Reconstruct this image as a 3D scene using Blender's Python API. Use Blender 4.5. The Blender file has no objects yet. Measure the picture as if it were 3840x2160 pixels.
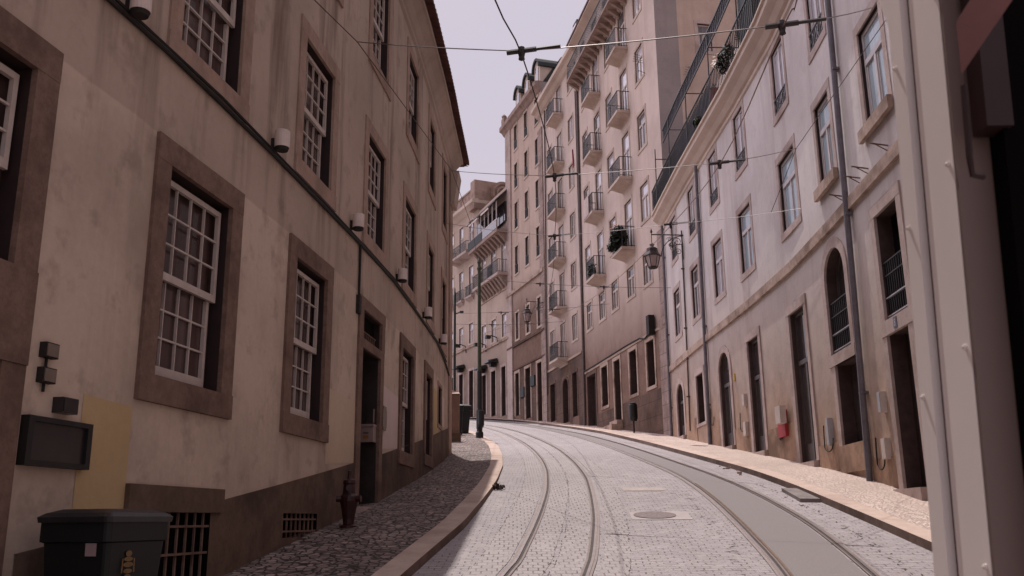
import bpy, bmesh, math, random
from mathutils import Vector, Matrix
random.seed(7)
SC = bpy.context.scene
COL = SC.collection
PI = math.pi

# ------------------------------------------------------------------ helpers
class MB:
    def __init__(s): s.v = []; s.f = []
    def quad(s, a, b, c, d):
        i = len(s.v); s.v += [tuple(a), tuple(b), tuple(c), tuple(d)]; s.f.append((i, i+1, i+2, i+3))
    def poly(s, pts):
        i = len(s.v); s.v += [tuple(p) for p in pts]; s.f.append(tuple(range(i, i+len(pts))))
    def hexa(s, p):      # 8 points: bottom loop 0-3, top loop 4-7
        i = len(s.v); s.v += [tuple(q) for q in p]
        for f in ((3, 2, 1, 0), (4, 5, 6, 7), (0, 1, 5, 4), (1, 2, 6, 5), (2, 3, 7, 6), (3, 0, 4, 7)):
            s.f.append(tuple(i+k for k in f))
    def box(s, c, d, rz=0.0):
        ca, sa = math.cos(rz), math.sin(rz); P = []
        for z in (-1, 1):
            for x, y in ((-1, -1), (1, -1), (1, 1), (-1, 1)):
                X, Y = x*d[0]/2, y*d[1]/2
                P.append((c[0]+X*ca-Y*sa, c[1]+X*sa+Y*ca, c[2]+z*d[2]/2))
        s.hexa(P)
    def tube(s, pts, r, n=6, cap=True):
        pts = [Vector(p) for p in pts]; rings = []
        rr = r if isinstance(r, (list, tuple)) else [r]*len(pts)
        for k, p in enumerate(pts):
            if k == 0: t = pts[1]-p
            elif k == len(pts)-1: t = p-pts[k-1]
            else: t = (pts[k+1]-p).normalized()+(p-pts[k-1]).normalized()
            t.normalize()
            a = Vector((0, 0, 1)) if abs(t.z) < .9 else Vector((1, 0, 0))
            u = t.cross(a).normalized(); w = t.cross(u)
            i = len(s.v)
            for j in range(n):
                an = 2*PI*j/n
                s.v.append(tuple(p+(u*math.cos(an)+w*math.sin(an))*rr[k]))
            rings.append(i)
        for a, b in zip(rings, rings[1:]):
            for j in range(n):
                s.f.append((a+j, a+(j+1) % n, b+(j+1) % n, b+j))
        if cap:
            s.f.append(tuple(rings[0]+j for j in reversed(range(n)))); s.f.append(tuple(rings[-1]+j for j in range(n)))
    def lathe(s, prof, c, n=16, sx=1, sy=1):
        rings = []
        for r, z in prof:
            i = len(s.v)
            for j in range(n):
                an = 2*PI*j/n
                s.v.append((c[0]+r*math.cos(an)*sx, c[1]+r*math.sin(an)*sy, c[2]+z))
            rings.append(i)
        for a, b in zip(rings, rings[1:]):
            for j in range(n):
                s.f.append((a+j, a+(j+1) % n, b+(j+1) % n, b+j))
        s.f.append(tuple(rings[0]+j for j in reversed(range(n)))); s.f.append(tuple(rings[-1]+j for j in range(n)))
    def leaves(s, c, rad, n, size, flat=1.0):
        for _ in range(n):
            while True:
                p = Vector((random.uniform(-1, 1), random.uniform(-1, 1), random.uniform(-1, 1)))
                if p.length <= 1: break
            p = Vector((c[0]+p.x*rad[0], c[1]+p.y*rad[1], c[2]+p.z*rad[2]))
            a = Vector((random.gauss(0, 1), random.gauss(0, 1), random.gauss(0, 1))).normalized()
            b = a.orthogonal().normalized(); k = size*random.uniform(.6, 1.4)
            s.poly([p-a*k, p+b*k*.45, p+a*k, p-b*k*.45])

def setp(o, label=None, cat=None, group=None, kind=None):
    if label: o['label'] = label
    if cat: o['category'] = cat
    if group: o['group'] = group
    if kind: o['kind'] = kind
    return o

def wloc(o):
    p = Vector((0, 0, 0))
    while o is not None:
        p = p+o.location; o = o.parent
    return p

def build(name, mb, mat, parent=None, loc=None, smooth=False):
    off = wloc(parent) if parent else Vector(loc or (0, 0, 0))
    me = bpy.data.meshes.new(name)
    me.from_pydata([(v[0]-off.x, v[1]-off.y, v[2]-off.z) for v in mb.v], [], mb.f)
    bm = bmesh.new(); bm.from_mesh(me)
    bmesh.ops.remove_doubles(bm, verts=bm.verts, dist=1e-5) if smooth else None
    bmesh.ops.recalc_face_normals(bm, faces=bm.faces)
    bm.to_mesh(me); bm.free()
    if smooth:
        for p in me.polygons: p.use_smooth = True
    me.materials.append(mat)
    o = bpy.data.objects.new(name, me); COL.objects.link(o)
    if parent: o.parent = parent
    elif loc: o.location = loc
    return o

def empty(name, loc, label, cat, group=None):
    o = bpy.data.objects.new(name, None); COL.objects.link(o); o.location = loc
    o.empty_display_size = .3
    return setp(o, label, cat, group)

def copy_tree(o, loc, label):
    c = o.copy(); COL.objects.link(c); c.location = loc; c['label'] = label
    for ch in list(o.children):
        d = ch.copy(); COL.objects.link(d); d.parent = c
        for g in list(ch.children):
            e = g.copy(); COL.objects.link(e); e.parent = d
    return c

# ------------------------------------------------------------------ materials
def mat_new(name):
    m = bpy.data.materials.new(name); m.use_nodes = True
    nt = m.node_tree; b = nt.nodes['Principled BSDF']
    return m, nt, b
def N(nt, t, **kw):
    n = nt.nodes.new(t)
    for k, v in kw.items(): setattr(n, k, v)
    return n
def L(nt, a, b): nt.links.new(a, b)
def rgb(c): return (c[0], c[1], c[2], 1)
def mixc(nt, fac, a, b, mode='MIX'):
    n = N(nt, 'ShaderNodeMixRGB', blend_type=mode)
    for s, v in ((n.inputs[0], fac), (n.inputs[1], a), (n.inputs[2], b)):
        if hasattr(v, 'links'): L(nt, v, s)
        elif isinstance(v, (int, float)): s.default_value = v
        else: s.default_value = rgb(v)
    return n.outputs[0]
def math_(nt, op, a, b=None, clamp=False):
    n = N(nt, 'ShaderNodeMath', operation=op, use_clamp=clamp)
    for s, v in ((n.inputs[0], a), (n.inputs[1], b)):
        if v is None: continue
        if hasattr(v, 'links'): L(nt, v, s)
        else: s.default_value = v
    return n.outputs[0]
def noise(nt, vec, scale, detail=4, rough=.55, dim='3D'):
    n = N(nt, 'ShaderNodeTexNoise', noise_dimensions=dim); n.inputs['Scale'].default_value = scale
    n.inputs['Detail'].default_value = detail; n.inputs['Roughness'].default_value = rough
    if vec is not None: L(nt, vec, n.inputs['Vector'])
    return n.outputs[0]
def mapr(nt, v, a, b, c=0., d=1.):
    n = N(nt, 'ShaderNodeMapRange'); L(nt, v, n.inputs[0])
    for i, x in enumerate((a, b, c, d)): n.inputs[i+1].default_value = x
    return n.outputs[0]
def pos(nt): return N(nt, 'ShaderNodeNewGeometry').outputs['Position']
def scaled(nt, v, s):
    n = N(nt, 'ShaderNodeVectorMath', operation='MULTIPLY'); L(nt, v, n.inputs[0]); n.inputs[1].default_value = s
    return n.outputs[0]
def bump(nt, b, h, dist=.01, strength=.6):
    n = N(nt, 'ShaderNodeBump'); n.inputs['Strength'].default_value = strength; n.inputs['Distance'].default_value = dist
    L(nt, h, n.inputs['Height']); L(nt, n.outputs[0], b.inputs['Normal'])

def slope_height(nt, p):      # height above the sloping street
    s = N(nt, 'ShaderNodeSeparateXYZ'); L(nt, p, s.inputs[0])
    return math_(nt, 'SUBTRACT', math_(nt, 'SUBTRACT', s.outputs[2], math_(nt, 'MULTIPLY', s.outputs[1], .131)), .65), s

def plaster(name, base, low, stain, h0, h1, streak=.5, splitz=None, split_col=None, spots=.35):
    m, nt, b = mat_new(name); p = pos(nt); hz, sp = slope_height(nt, p)
    n1 = noise(nt, p, .45, 6, .62); n2 = noise(nt, p, 2.3, 6, .6); n3 = noise(nt, p, 14, 4, .6)
    c = base
    if splitz is not None:
        zz = math_(nt, 'ADD', sp.outputs[2], math_(nt, 'MULTIPLY', math_(nt, 'SUBTRACT', n2, .5), .05))
        c = mixc(nt, mapr(nt, zz, splitz-.012, splitz+.012), split_col, base)
    c = mixc(nt, mapr(nt, n1, .40, .68), c, [x*.80 for x in base])
    st = noise(nt, scaled(nt, p, (1.7, 1.7, .16)), 1.0, 6, .65)
    stm = math_(nt, 'MULTIPLY', mapr(nt, st, .50, .70), streak)
    if splitz is not None:
        stm = math_(nt, 'MULTIPLY', stm, mapr(nt, sp.outputs[2], splitz-.5, splitz+.8, .25, 1))
    c = mixc(nt, stm, c, stain)
    c = mixc(nt, math_(nt, 'MULTIPLY', mapr(nt, n2, .55, .72), spots), c, stain)
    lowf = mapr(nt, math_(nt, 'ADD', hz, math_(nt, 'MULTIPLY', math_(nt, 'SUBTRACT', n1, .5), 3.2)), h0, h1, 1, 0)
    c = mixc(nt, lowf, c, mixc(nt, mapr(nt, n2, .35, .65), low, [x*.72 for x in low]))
    c = mixc(nt, math_(nt, 'MULTIPLY', mapr(nt, n3, .35, .75), .16), c, [x*.6 for x in base])
    L(nt, c, b.inputs['Base Color']); b.inputs['Roughness'].default_value = .92
    b.inputs['Specular IOR Level'].default_value = .2
    bump(nt, b, math_(nt, 'ADD', n3, math_(nt, 'MULTIPLY', n2, 2.)), .012, .35)
    return m

def stone(name, a, bcol, dark, scale=9, rough=.85, joints=None):
    m, nt, b = mat_new(name); p = pos(nt)
    n1 = noise(nt, p, scale, 8, .7); n2 = noise(nt, p, scale*.18, 5, .6); n3 = noise(nt, p, scale*5, 3, .6)
    c = mixc(nt, mapr(nt, n1, .38, .62), a, bcol)
    c = mixc(nt, math_(nt, 'MULTIPLY', mapr(nt, n2, .48, .66), .8), c, dark)
    c = mixc(nt, math_(nt, 'MULTIPLY', mapr(nt, n3, .5, .75), .35), c, dark)
    h = n1
    if joints:
        s = N(nt, 'ShaderNodeSeparateXYZ'); L(nt, p, s.inputs[0])
        cv = N(nt, 'ShaderNodeCombineXYZ'); L(nt, s.outputs[1], cv.inputs[0]); L(nt, s.outputs[2], cv.inputs[1])
        bt = N(nt, 'ShaderNodeTexBrick'); L(nt, cv.outputs[0], bt.inputs['Vector'])
        bt.inputs['Scale'].default_value = 1; bt.inputs['Brick Width'].default_value = joints[0]; bt.inputs['Row Height'].default_value = joints[1]
        bt.inputs['Mortar Size'].default_value = .012; bt.inputs['Mortar Smooth'].default_value = .3
        c = mixc(nt, math_(nt, 'MULTIPLY', bt.outputs['Fac'], .75), c, [x*.45 for x in dark])
        h = math_(nt, 'SUBTRACT', n1, math_(nt, 'MULTIPLY', bt.outputs['Fac'], 1.5))
    L(nt, c, b.inputs['Base Color']); b.inputs['Roughness'].default_value = rough
    b.inputs['Specular IOR Level'].default_value = .25
    bump(nt, b, h, .012, .5)
    return m

def plain(name, col, rough=.6, var=.25, metal=0, spec=.4, nscale=6):
    m, nt, b = mat_new(name); p = pos(nt); n1 = noise(nt, p, nscale, 5, .6)
    c = mixc(nt, mapr(nt, n1, .3, .7), [x*(1-var) for x in col], [min(1, x*(1+var)) for x in col])
    L(nt, c, b.inputs['Base Color']); b.inputs['Roughness'].default_value = rough; b.inputs['Metallic'].default_value = metal
    b.inputs['Specular IOR Level'].default_value = spec
    return m

def glass(name, col, rough=.06, streak=None, ior=1.5, spec=.5):
    m, nt, b = mat_new(name); p = pos(nt)
    n1 = noise(nt, scaled(nt, p, (9, 9, .25)), 1.0, 3, .5); n2 = noise(nt, p, .6, 2, .5)
    c = mixc(nt, mapr(nt, n1, .35, .65), col, streak or [x*.7 for x in col])
    c = mixc(nt, math_(nt, 'MULTIPLY', mapr(nt, n2, .45, .6), .35), c, [x*.45 for x in col])
    L(nt, c, b.inputs['Base Color']); b.inputs['Roughness'].default_value = rough
    b.inputs['IOR'].default_value = ior; b.inputs['Specular IOR Level'].default_value = spec
    n3 = noise(nt, p, 2.2, 2, .5); bump(nt, b, n3, .01, .12)
    return m

def cobble(name, light, dark, mortar, bw, rh, ms, rot=0., warp=.05, fill=.5):
    m, nt, b = mat_new(name); p = pos(nt)
    w = noise(nt, p, 1.4, 3, .6)
    wn = N(nt, 'ShaderNodeTexNoise'); wn.inputs['Scale'].default_value = 2.2; wn.inputs['Detail'].default_value = 3; L(nt, p, wn.inputs['Vector'])
    vm = N(nt, 'ShaderNodeVectorMath', operation='MULTIPLY_ADD'); L(nt, wn.outputs[1], vm.inputs[0]); vm.inputs[1].default_value = (warp, warp*1.6, 0); L(nt, p, vm.inputs[2])
    mp = N(nt, 'ShaderNodeMapping'); mp.inputs['Rotation'].default_value = (0, 0, rot); L(nt, vm.outputs[0], mp.inputs[0])
    bt = N(nt, 'ShaderNodeTexBrick'); L(nt, mp.outputs[0], bt.inputs['Vector'])
    bt.inputs['Scale'].default_value = 1; bt.inputs['Brick Width'].default_value = bw; bt.inputs['Row Height'].default_value = rh
    bt.inputs['Mortar Size'].default_value = ms; bt.inputs['Mortar Smooth'].default_value = .5; bt.inputs['Bias'].default_value = 0
    bt.inputs['Color1'].default_value = (0, 0, 0, 1); bt.inputs['Color2'].default_value = (1, 1, 1, 1); bt.inputs['Mortar'].default_value = (.5, .5, .5, 1)
    c = mixc(nt, bt.outputs['Color'], light, dark)
    big = noise(nt, p, .35, 5, .6); c = mixc(nt, math_(nt, 'MULTIPLY', mapr(nt, big, .4, .65), .45), c, [x*.78 for x in dark])
    fine = noise(nt, p, 26, 3, .6); c = mixc(nt, math_(nt, 'MULTIPLY', mapr(nt, fine, .45, .8), .3), c, [x*.5 for x in dark])
    fm = mapr(nt, noise(nt, p, 5.5, 3, .6), .40, .62)          # joints open only here and there
    mf = math_(nt, 'MULTIPLY', bt.outputs['Fac'], math_(nt, 'ADD', math_(nt, 'MULTIPLY', fm, 1-fill*.3), fill*.3))
    c = mixc(nt, mf, c, mortar)
    L(nt, c, b.inputs['Base Color']); b.inputs['Roughness'].default_value = .62; b.inputs['Specular IOR Level'].default_value = .35
    h = math_(nt, 'SUBTRACT', math_(nt, 'ADD', math_(nt, 'MULTIPLY', bt.outputs['Color'], .35), math_(nt, 'MULTIPLY', fine, .4)), math_(nt, 'MULTIPLY', mf, 1.6))
    bump(nt, b, h, .014, .8)
    return m

def calcada(name, light, dark, joint, scale):
    m, nt, b = mat_new(name); p = pos(nt)
    v = N(nt, 'ShaderNodeTexVoronoi', feature='DISTANCE_TO_EDGE'); v.inputs['Scale'].default_value = scale; v.inputs['Randomness'].default_value = .75
    pf = scaled(nt, p, (1, 1, .0)); L(nt, pf, v.inputs['Vector'])
    v2 = N(nt, 'ShaderNodeTexVoronoi', feature='F1'); v2.inputs['Scale'].default_value = scale; v2.inputs['Randomness'].default_value = .75; L(nt, pf, v2.inputs['Vector'])
    s = N(nt, 'ShaderNodeSeparateColor'); L(nt, v2.outputs['Color'], s.inputs[0])
    c = mixc(nt, s.outputs[0], light, dark)
    big = noise(nt, p, .8, 5, .6); c = mixc(nt, math_(nt, 'MULTIPLY', mapr(nt, big, .42, .66), .5), c, [x*.72 for x in dark])
    j = mapr(nt, v.outputs['Distance'], .02, .12, 1, 0)
    c = mixc(nt, j, c, joint)
    L(nt, c, b.inputs['Base Color']); b.inputs['Roughness'].default_value = .7; b.inputs['Specular IOR Level'].default_value = .3
    bump(nt, b, math_(nt, 'SUBTRACT', math_(nt, 'MULTIPLY', s.outputs[1], .5), j), .014, .8)
    return m

M = {}
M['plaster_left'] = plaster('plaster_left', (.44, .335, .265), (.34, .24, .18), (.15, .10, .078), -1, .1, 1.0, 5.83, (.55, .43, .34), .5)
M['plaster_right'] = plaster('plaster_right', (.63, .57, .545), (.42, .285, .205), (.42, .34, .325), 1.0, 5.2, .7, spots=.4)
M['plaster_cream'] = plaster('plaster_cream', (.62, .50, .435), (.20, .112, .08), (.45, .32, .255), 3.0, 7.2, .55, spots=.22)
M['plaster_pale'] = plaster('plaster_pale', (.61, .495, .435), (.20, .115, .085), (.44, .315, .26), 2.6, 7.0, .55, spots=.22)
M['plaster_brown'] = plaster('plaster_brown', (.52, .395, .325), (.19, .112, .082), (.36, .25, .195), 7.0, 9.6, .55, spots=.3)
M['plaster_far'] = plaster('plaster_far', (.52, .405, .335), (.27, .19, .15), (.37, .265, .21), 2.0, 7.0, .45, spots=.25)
M['plaster_grey'] = plaster('plaster_grey', (.31, .26, .25), (.28, .23, .22), (.21, .17, .165), -9, -8, .4, spots=.5)
M['cornice'] = plaster('cornice', (.60, .48, .40), (.5, .4, .33), (.42, .31, .25), -9, -8, .25, spots=.2)
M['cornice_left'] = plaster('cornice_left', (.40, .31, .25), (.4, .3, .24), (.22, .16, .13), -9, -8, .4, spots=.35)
M['cornice_dirty'] = plaster('cornice_dirty', (.36, .26, .22), (.3, .2, .18), (.14, .09, .08), -9, -8, .7, spots=.7)
M['granite'] = stone('granite', (.205, .128, .098), (.15, .09, .068), (.085, .05, .038), 9)
M['granite_pale'] = stone('granite_pale', (.355, .245, .19), (.30, .20, .152), (.21, .135, .10), 9)
M['limestone'] = stone('limestone', (.48, .38, .345), (.40, .305, .27), (.27, .19, .16), 5)
M['limestone_rough'] = stone('limestone_rough', (.46, .345, .28), (.36, .255, .2), (.16, .095, .068), 7)
M['limestone_cream'] = stone('limestone_cream', (.54, .435, .37), (.48, .375, .31), (.34, .25, .2), 4)
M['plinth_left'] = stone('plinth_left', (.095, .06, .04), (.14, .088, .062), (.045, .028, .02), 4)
M['plinth_right'] = stone('plinth_right', (.40, .26, .175), (.32, .2, .135), (.12, .07, .046), 4)
M['plinth_brown'] = stone('plinth_brown', (.145, .083, .058), (.10, .056, .04), (.05, .028, .02), 3, joints=(1.4, .62))
M['quoin'] = stone('quoin', (.36, .27, .235), (.28, .2, .17), (.17, .11, .09), 4, joints=(1.7, .5))
M['iron'] = plain('iron', (.014, .012, .013), .5, .3)
M['white_wood'] = plain('white_wood', (.46, .38, .335), .55, .12)
M['grey_wood'] = plain('grey_wood', (.50, .45, .44), .5, .12)
M['maroon'] = plain('maroon', (.022, .009, .008), .7, .3)
M['dark_reveal'] = plain('dark_reveal', (.06, .035, .03), .8, .3)
M['door_dark'] = plain('door_dark', (.028, .018, .016), .45, .35)
M['door_grey'] = plain('door_grey', (.075, .058, .055), .4, .25)
M['void'] = plain('void', (.006, .004, .004), .9, .2, spec=.05)
M['glass_left'] = glass('glass_left', (.105, .068, .06), .12, (.06, .036, .031), spec=.2)
M['glass_blue'] = glass('glass_blue', (.42, .50, .54), .08, (.34, .42, .47))
M['glass_white'] = glass('glass_white', (.60, .56, .60), .1, (.48, .45, .49))
M['glass_grey'] = glass('glass_grey', (.17, .145, .155), .08, (.10, .085, .09))
M['glass_dark'] = glass('glass_dark', (.035, .028, .03), .07, (.02, .016, .017))
M['shop_glass'] = glass('shop_glass', (.06, .047, .046), .05, (.04, .032, .032), spec=.6)
M['tile_roof'] = plain('tile_roof', (.10, .042, .034), .85, .45, nscale=3)
M['slate'] = plain('slate', (.022, .026, .026), .7, .3)
M['pipe_grey'] = plain('pipe_grey', (.13, .115, .13), .5, .25)
M['pipe_brown'] = plain('pipe_brown', (.10, .07, .062), .6, .3)
M['cable_black'] = plain('cable_black', (.016, .011, .009), .8, .3)
M['wire'] = plain('wire', (.20, .17, .17), .45, .2, metal=.6)
M['wire_copper'] = plain('wire_copper', (.20, .10, .075), .5, .2, metal=.5)
M['wire_dark'] = plain('wire_dark', (.035, .028, .028), .6, .2)
M['insulator'] = plain('insulator', (.035, .025, .024), .45, .3)
M['lamp_white'] = plain('lamp_white', (.58, .47, .42), .5, .1)
M['lamp_glass'] = plain('lamp_glass', (.34, .25, .235), .3, .15)
M['lamp_iron'] = plain('lamp_iron', (.03, .018, .015), .6, .3)
M['bin_green'] = plain('bin_green', (.005, .006, .005), .55, .2)
M['bin_lid'] = plain('bin_lid', (.022, .019, .020), .4, .2)
M['bin_black'] = plain('bin_black', (.007, .007, .007), .4, .2)
M['sticker'] = plain('sticker', (.32, .22, .22), .6, .1)
M['magenta'] = plain('magenta', (.30, .02, .07), .6, .1)
M['gold'] = plain('gold', (.15, .085, .028), .5, .35, nscale=40)
M['hydrant'] = plain('hydrant', (.030, .005, .005), .45, .3)
M['box_white'] = plain('box_white', (.50, .42, .37), .6, .1)
M['box_grey'] = plain('box_grey', (.34, .33, .35), .5, .1)
M['red_paint'] = plain('red_paint', (.34, .020, .030), .6, .15)
M['tile_blue'] = plain('tile_blue', (.055, .06, .10), .3, .2)
M['tile_mark'] = plain('tile_mark', (.55, .50, .52), .4, .1)
M['yellow'] = plain('yellow', (.45, .28, .05), .6, .1)
M['orange'] = plain('orange', (.30, .10, .012), .6, .1)
M['letter'] = plain('letter', (.26, .185, .165), .5, .1)
M['bronze'] = plain('bronze', (.16, .115, .09), .5, .15)
M['paint_yellow'] = plaster('paint_yellow', (.50, .355, .19), (.48, .34, .18), (.40, .28, .15), -9, -8, .2, spots=.1)
M['paint_cream'] = plaster('paint_cream', (.54, .41, .30), (.5, .37, .26), (.42, .3, .2), -9, -8, .15, spots=.08)
M['paint_white'] = plaster('paint_white', (.60, .47, .43), (.58, .45, .4), (.46, .34, .3), -9, -8, .15, spots=.08)
M['board_frame'] = plain('board_frame', (.008, .006, .005), .6, .2)
M['board_face'] = plain('board_face', (.024, .018, .019), .3, .35, nscale=3)
M['pole_green'] = plain('pole_green', (.040, .046, .020), .5, .3)
M['pole_dark'] = plain('pole_dark', (.010, .014, .010), .5, .3)
M['leaf'] = plain('leaf', (.035, .050, .020), .7, .6, nscale=8)
M['leaf_dark'] = plain('leaf_dark', (.014, .018, .010), .7, .5, nscale=8)
M['flower_orange'] = plain('flower_orange', (.42, .20, .06), .7, .3)
M['flower_white'] = plain('flower_white', (.75, .68, .60), .7, .1)
M['flower_blue'] = plain('flower_blue', (.10, .11, .28), .7, .2)
M['terracotta'] = plain('terracotta', (.20, .085, .055), .8, .3)
M['red_box'] = plain('red_box', (.15, .030, .024), .7, .3)
M['cloth_red'] = plain('cloth_red', (.22, .012, .03), .8, .2)
M['cloth_white'] = plain('cloth_white', (.62, .50, .46), .8, .12)
M['net'] = plain('net', (.045, .038, .042), .8, .4)
M['awning'] = plain('awning', (.05, .042, .044), .7, .3)
M['manhole'] = plain('manhole', (.16, .12, .115), .6, .5, nscale=28)
M['manhole_ring'] = plain('manhole_ring', (.385, .335, .325), .8, .12)
M['plate_stone'] = plain('plate_stone', (.39, .325, .30), .8, .12)
M['drain_stone'] = stone('drain_stone', (.25, .215, .205), (.2, .17, .16), (.12, .1, .09), 9)
M['kerb_pale'] = stone('kerb_pale', (.54, .42, .35), (.47, .36, .30), (.33, .235, .19), 4)
M['kerb_face'] = stone('kerb_face', (.16, .105, .085), (.12, .075, .058), (.07, .04, .03), 5)
M['road'] = cobble('road', (.375, .333, .333), (.315, .278, .280), (.12, .095, .09), .155, .092, .008, .05, .07, .15)
M['road_rail'] = cobble('road_rail', (.375, .333, .328), (.325, .287, .282), (.12, .09, .085), .115, .15, .008, .0, .05, .4)
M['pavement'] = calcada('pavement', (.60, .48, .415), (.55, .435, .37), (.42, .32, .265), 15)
M['pavement_left'] = calcada('pavement_left', (.40, .31, .27), (.16, .115, .105), (.022, .014, .013), 9.5)  # darker stones, the left building's shade worked into their colour
M['asphalt'] = plain('asphalt', (.19, .165, .160), .75, .18, nscale=60)
M['ground'] = plain('ground', (.25, .2, .17), .9, .2)
M['rail_steel'] = plain('rail_steel', (.52, .47, .46), .30, .12, metal=.9)
M['rail_side'] = plain('rail_side', (.235, .185, .170), .55, .25, nscale=20)
M['rail_groove'] = plain('rail_groove', (.06, .045, .04), .8, .3)
M['rust'] = plain('rust', (.16, .105, .075), .9, .4, nscale=20)
M['tram_cream'] = plain('tram_cream', (.86, .79, .76), .45, .06, nscale=2)
M['tram_shade'] = plain('tram_shade', (.17, .12, .105), .6, .08, nscale=2)
M['tram_seam'] = plain('tram_seam', (.10, .07, .062), .7, .1)
M['tram_wood'] = plain('tram_wood', (.13, .04, .032), .2, .3, nscale=5)
M['tram_maroon'] = plain('tram_maroon', (.022, .006, .006), .6, .2)
M['tram_dark'] = plain('tram_dark', (.003, .002, .002), .9, .1, spec=.05)
M['rivet'] = plain('rivet', (.66, .58, .54), .35, .05)
M['volute'] = stone('volute', (.40, .285, .235), (.34, .235, .19), (.2, .13, .1), 4)
M['litter'] = plain('litter', (.05, .025, .018), .9, .4, nscale=20)

# ------------------------------------------------------------------ street surface
H = 2.214
def gz(y):
    a = .16*min(y, 17)
    if y > 17:
        s = min(y-17, 4); a += .16*s-.029*s*s/8
        if y > 21: a += .131*(y-21)
    return a
def interp(tab, y):
    if y <= tab[0][0]: 
        (a, b), (c, d) = tab[0], tab[1]; return b+(d-b)*(y-a)/(c-a)
    for (a, b), (c, d) in zip(tab, tab[1:]):
        if y <= c: return b+(d-b)*(y-a)/(c-a)
    (a, b), (c, d) = tab[-2], tab[-1]; return b+(d-b)*(y-a)/(c-a)
def frange(a, b, s):
    o = []; x = a
    while x < b-1e-6: o.append(x); x += s
    o.append(b); return o
def strip(mb, ys, left, right):     # left(y)/right(y) -> (x,z)
    for a, b in zip(ys, ys[1:]):
        la, ra, lb, rb = left(a), right(a), left(b), right(b)
        mb.quad((la[0], a, la[1]), (ra[0], a, ra[1]), (rb[0], b, rb[1]), (lb[0], b, lb[1]))

mb = MB()
gx = [-400, -60, 40, 400]; gy = [-300, -20]+frange(0, 120, 10)+[400]
for i in range(len(gy)-1):
    for j in range(3):
        a, b = gy[i], gy[i+1]
        zf = lambda y: (gz(max(-20, min(y, 120))) - 1.2)
        mb.quad((gx[j], a, zf(a)), (gx[j+1], a, zf(a)), (gx[j+1], b, zf(b)), (gx[j], b, zf(b)))
setp(build('ground', mb, M['ground']), kind='structure')
mb = MB(); ys = frange(-6, 112, .5); xs = [-60, -20, -8, -4, 0, 3, 7, 9]

KR = [(3, 4.72), (8, 4.86), (10.94, 4.9), (13.25, 4.94), (16.32, 4.96), (18.98, 4.89), (23.37, 4.72), (28, 4.53), (32.1, 4.33), (39.86, 3.80), (45.23, 3.05), (50, 2.2), (55.96, 1.12), (61, .15), (65.05, -.67), (70.4, -2.2), (76, -4.2), (86, -9)]
WR = [(3, 5.75), (10.1, 5.9), (13.4, 6.01), (14.86, 6.09), (17.98, 6.25), (20.75, 6.32), (23.3, 6.3), (27.3, 6.16), (31.5, 6.04), (35.7, 5.97), (39.2, 5.33), (48.1, 3.72), (55.6, 1.99), (61.8, 0), (68.3, -2.5), (72.2, -4.28), (80, -8), (90, -13)]
WRo = [(3, .27), (13.4, .28), (16, .26), (20, .12), (27, .10), (40, .09), (90, .10)]
KL = [(-2, -2.85), (3, -2.1), (7, -1.56), (9.94, -1.17), (11.02, -1.02), (13.25, -.70), (15.27, -.53), (17.36, -.38), (18.85, -.32), (21.76, -.26), (25.5, -.31), (30.03, -.5), (33.49, -.76), (37.43, -1.17), (42, -1.75), (46.1, -2.35), (52, -3.7), (60, -6.2), (70, -10)]
WL = [(-2, -5.05), (3, -4.2), (8.1, -3.35), (9.82, -3.06), (11.27, -2.85), (12.96, -2.64), (14.8, -2.45), (16, -2.33), (18.9, -2.14), (21.5, -2.02), (23, -1.97), (24.6, -1.935), (25.7, -1.9), (27.3, -1.86), (27.35, -14), (70, -30)]
WLo = [(3, .10), (10.8, .09), (13, .05), (16, -.05), (20, -.13), (25, -.11), (28, .05), (60, .08)]
for a, b in zip(ys, ys[1:]):
    for c, d in zip(xs, xs[1:]):
        ca, cb = c, c
        if a < 28:
            ka, kb = interp(KL, a)-.12, interp(KL, b)-.12
            if d <= 0: continue
            if c <= 0: ca, cb = ka, kb
        mb.quad((ca, a, gz(a)), (d, a, gz(a)), (d, b, gz(b)), (cb, b, gz(b)))
setp(build('road', mb, M['road']), kind='structure')
ysR = frange(3, 88, .75)
mb = MB(); strip(mb, ysR, lambda y: (interp(KR, y), gz(y)+.11), lambda y: (interp(KR, y)+.30, gz(y)+.112))
setp(build('right_kerb', mb, M['kerb_pale']), kind='structure')
mb = MB(); strip(mb, ysR, lambda y: (interp(KR, y)-.012, gz(y)-.05), lambda y: (interp(KR, y), gz(y)+.11))
setp(build('right_kerb_face', mb, M['kerb_face']), kind='structure')
mb = MB(); strip(mb, ysR, lambda y: (interp(KR, y)+.30, gz(y)+.112), lambda y: (interp(WR, y)-.5, gz(y)+.112+(interp(WRo, y)-.112)*.7))
strip(mb, ysR, lambda y: (interp(WR, y)-.5, gz(y)+.112+(interp(WRo, y)-.112)*.7), lambda y: (interp(WR, y)+.6, gz(y)+interp(WRo, y)+.01))
setp(build('right_pavement', mb, M['pavement']), kind='structure')
ysL = frange(-2, 27.3, .5)+[27.35]+frange(28, 66, .75)
ko = lambda y: .10 if y < 14 else .10-.04*min(1, (y-14)/6)
mb = MB(); strip(mb, ysL, lambda y: (interp(KL, y)-.30, gz(y)+ko(y)+.002), lambda y: (interp(KL, y), gz(y)+ko(y)))
setp(build('left_kerb', mb, M['kerb_pale']), kind='structure')
mb = MB(); strip(mb, ysL, lambda y: (interp(KL, y), gz(y)+ko(y)), lambda y: (interp(KL, y)+.015, gz(y)-.05))
setp(build('left_kerb_face', mb, M['kerb_face']), kind='structure')
mb = MB(); strip(mb, ysL, lambda y: (interp(WL, y)-.3, gz(y)+interp(WLo, y)), lambda y: (max(interp(KL, y)-.9, interp(WL, y)-.2), gz(y)+interp(WLo, y)+.02+(ko(y)-interp(WLo, y))*.55))
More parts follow.
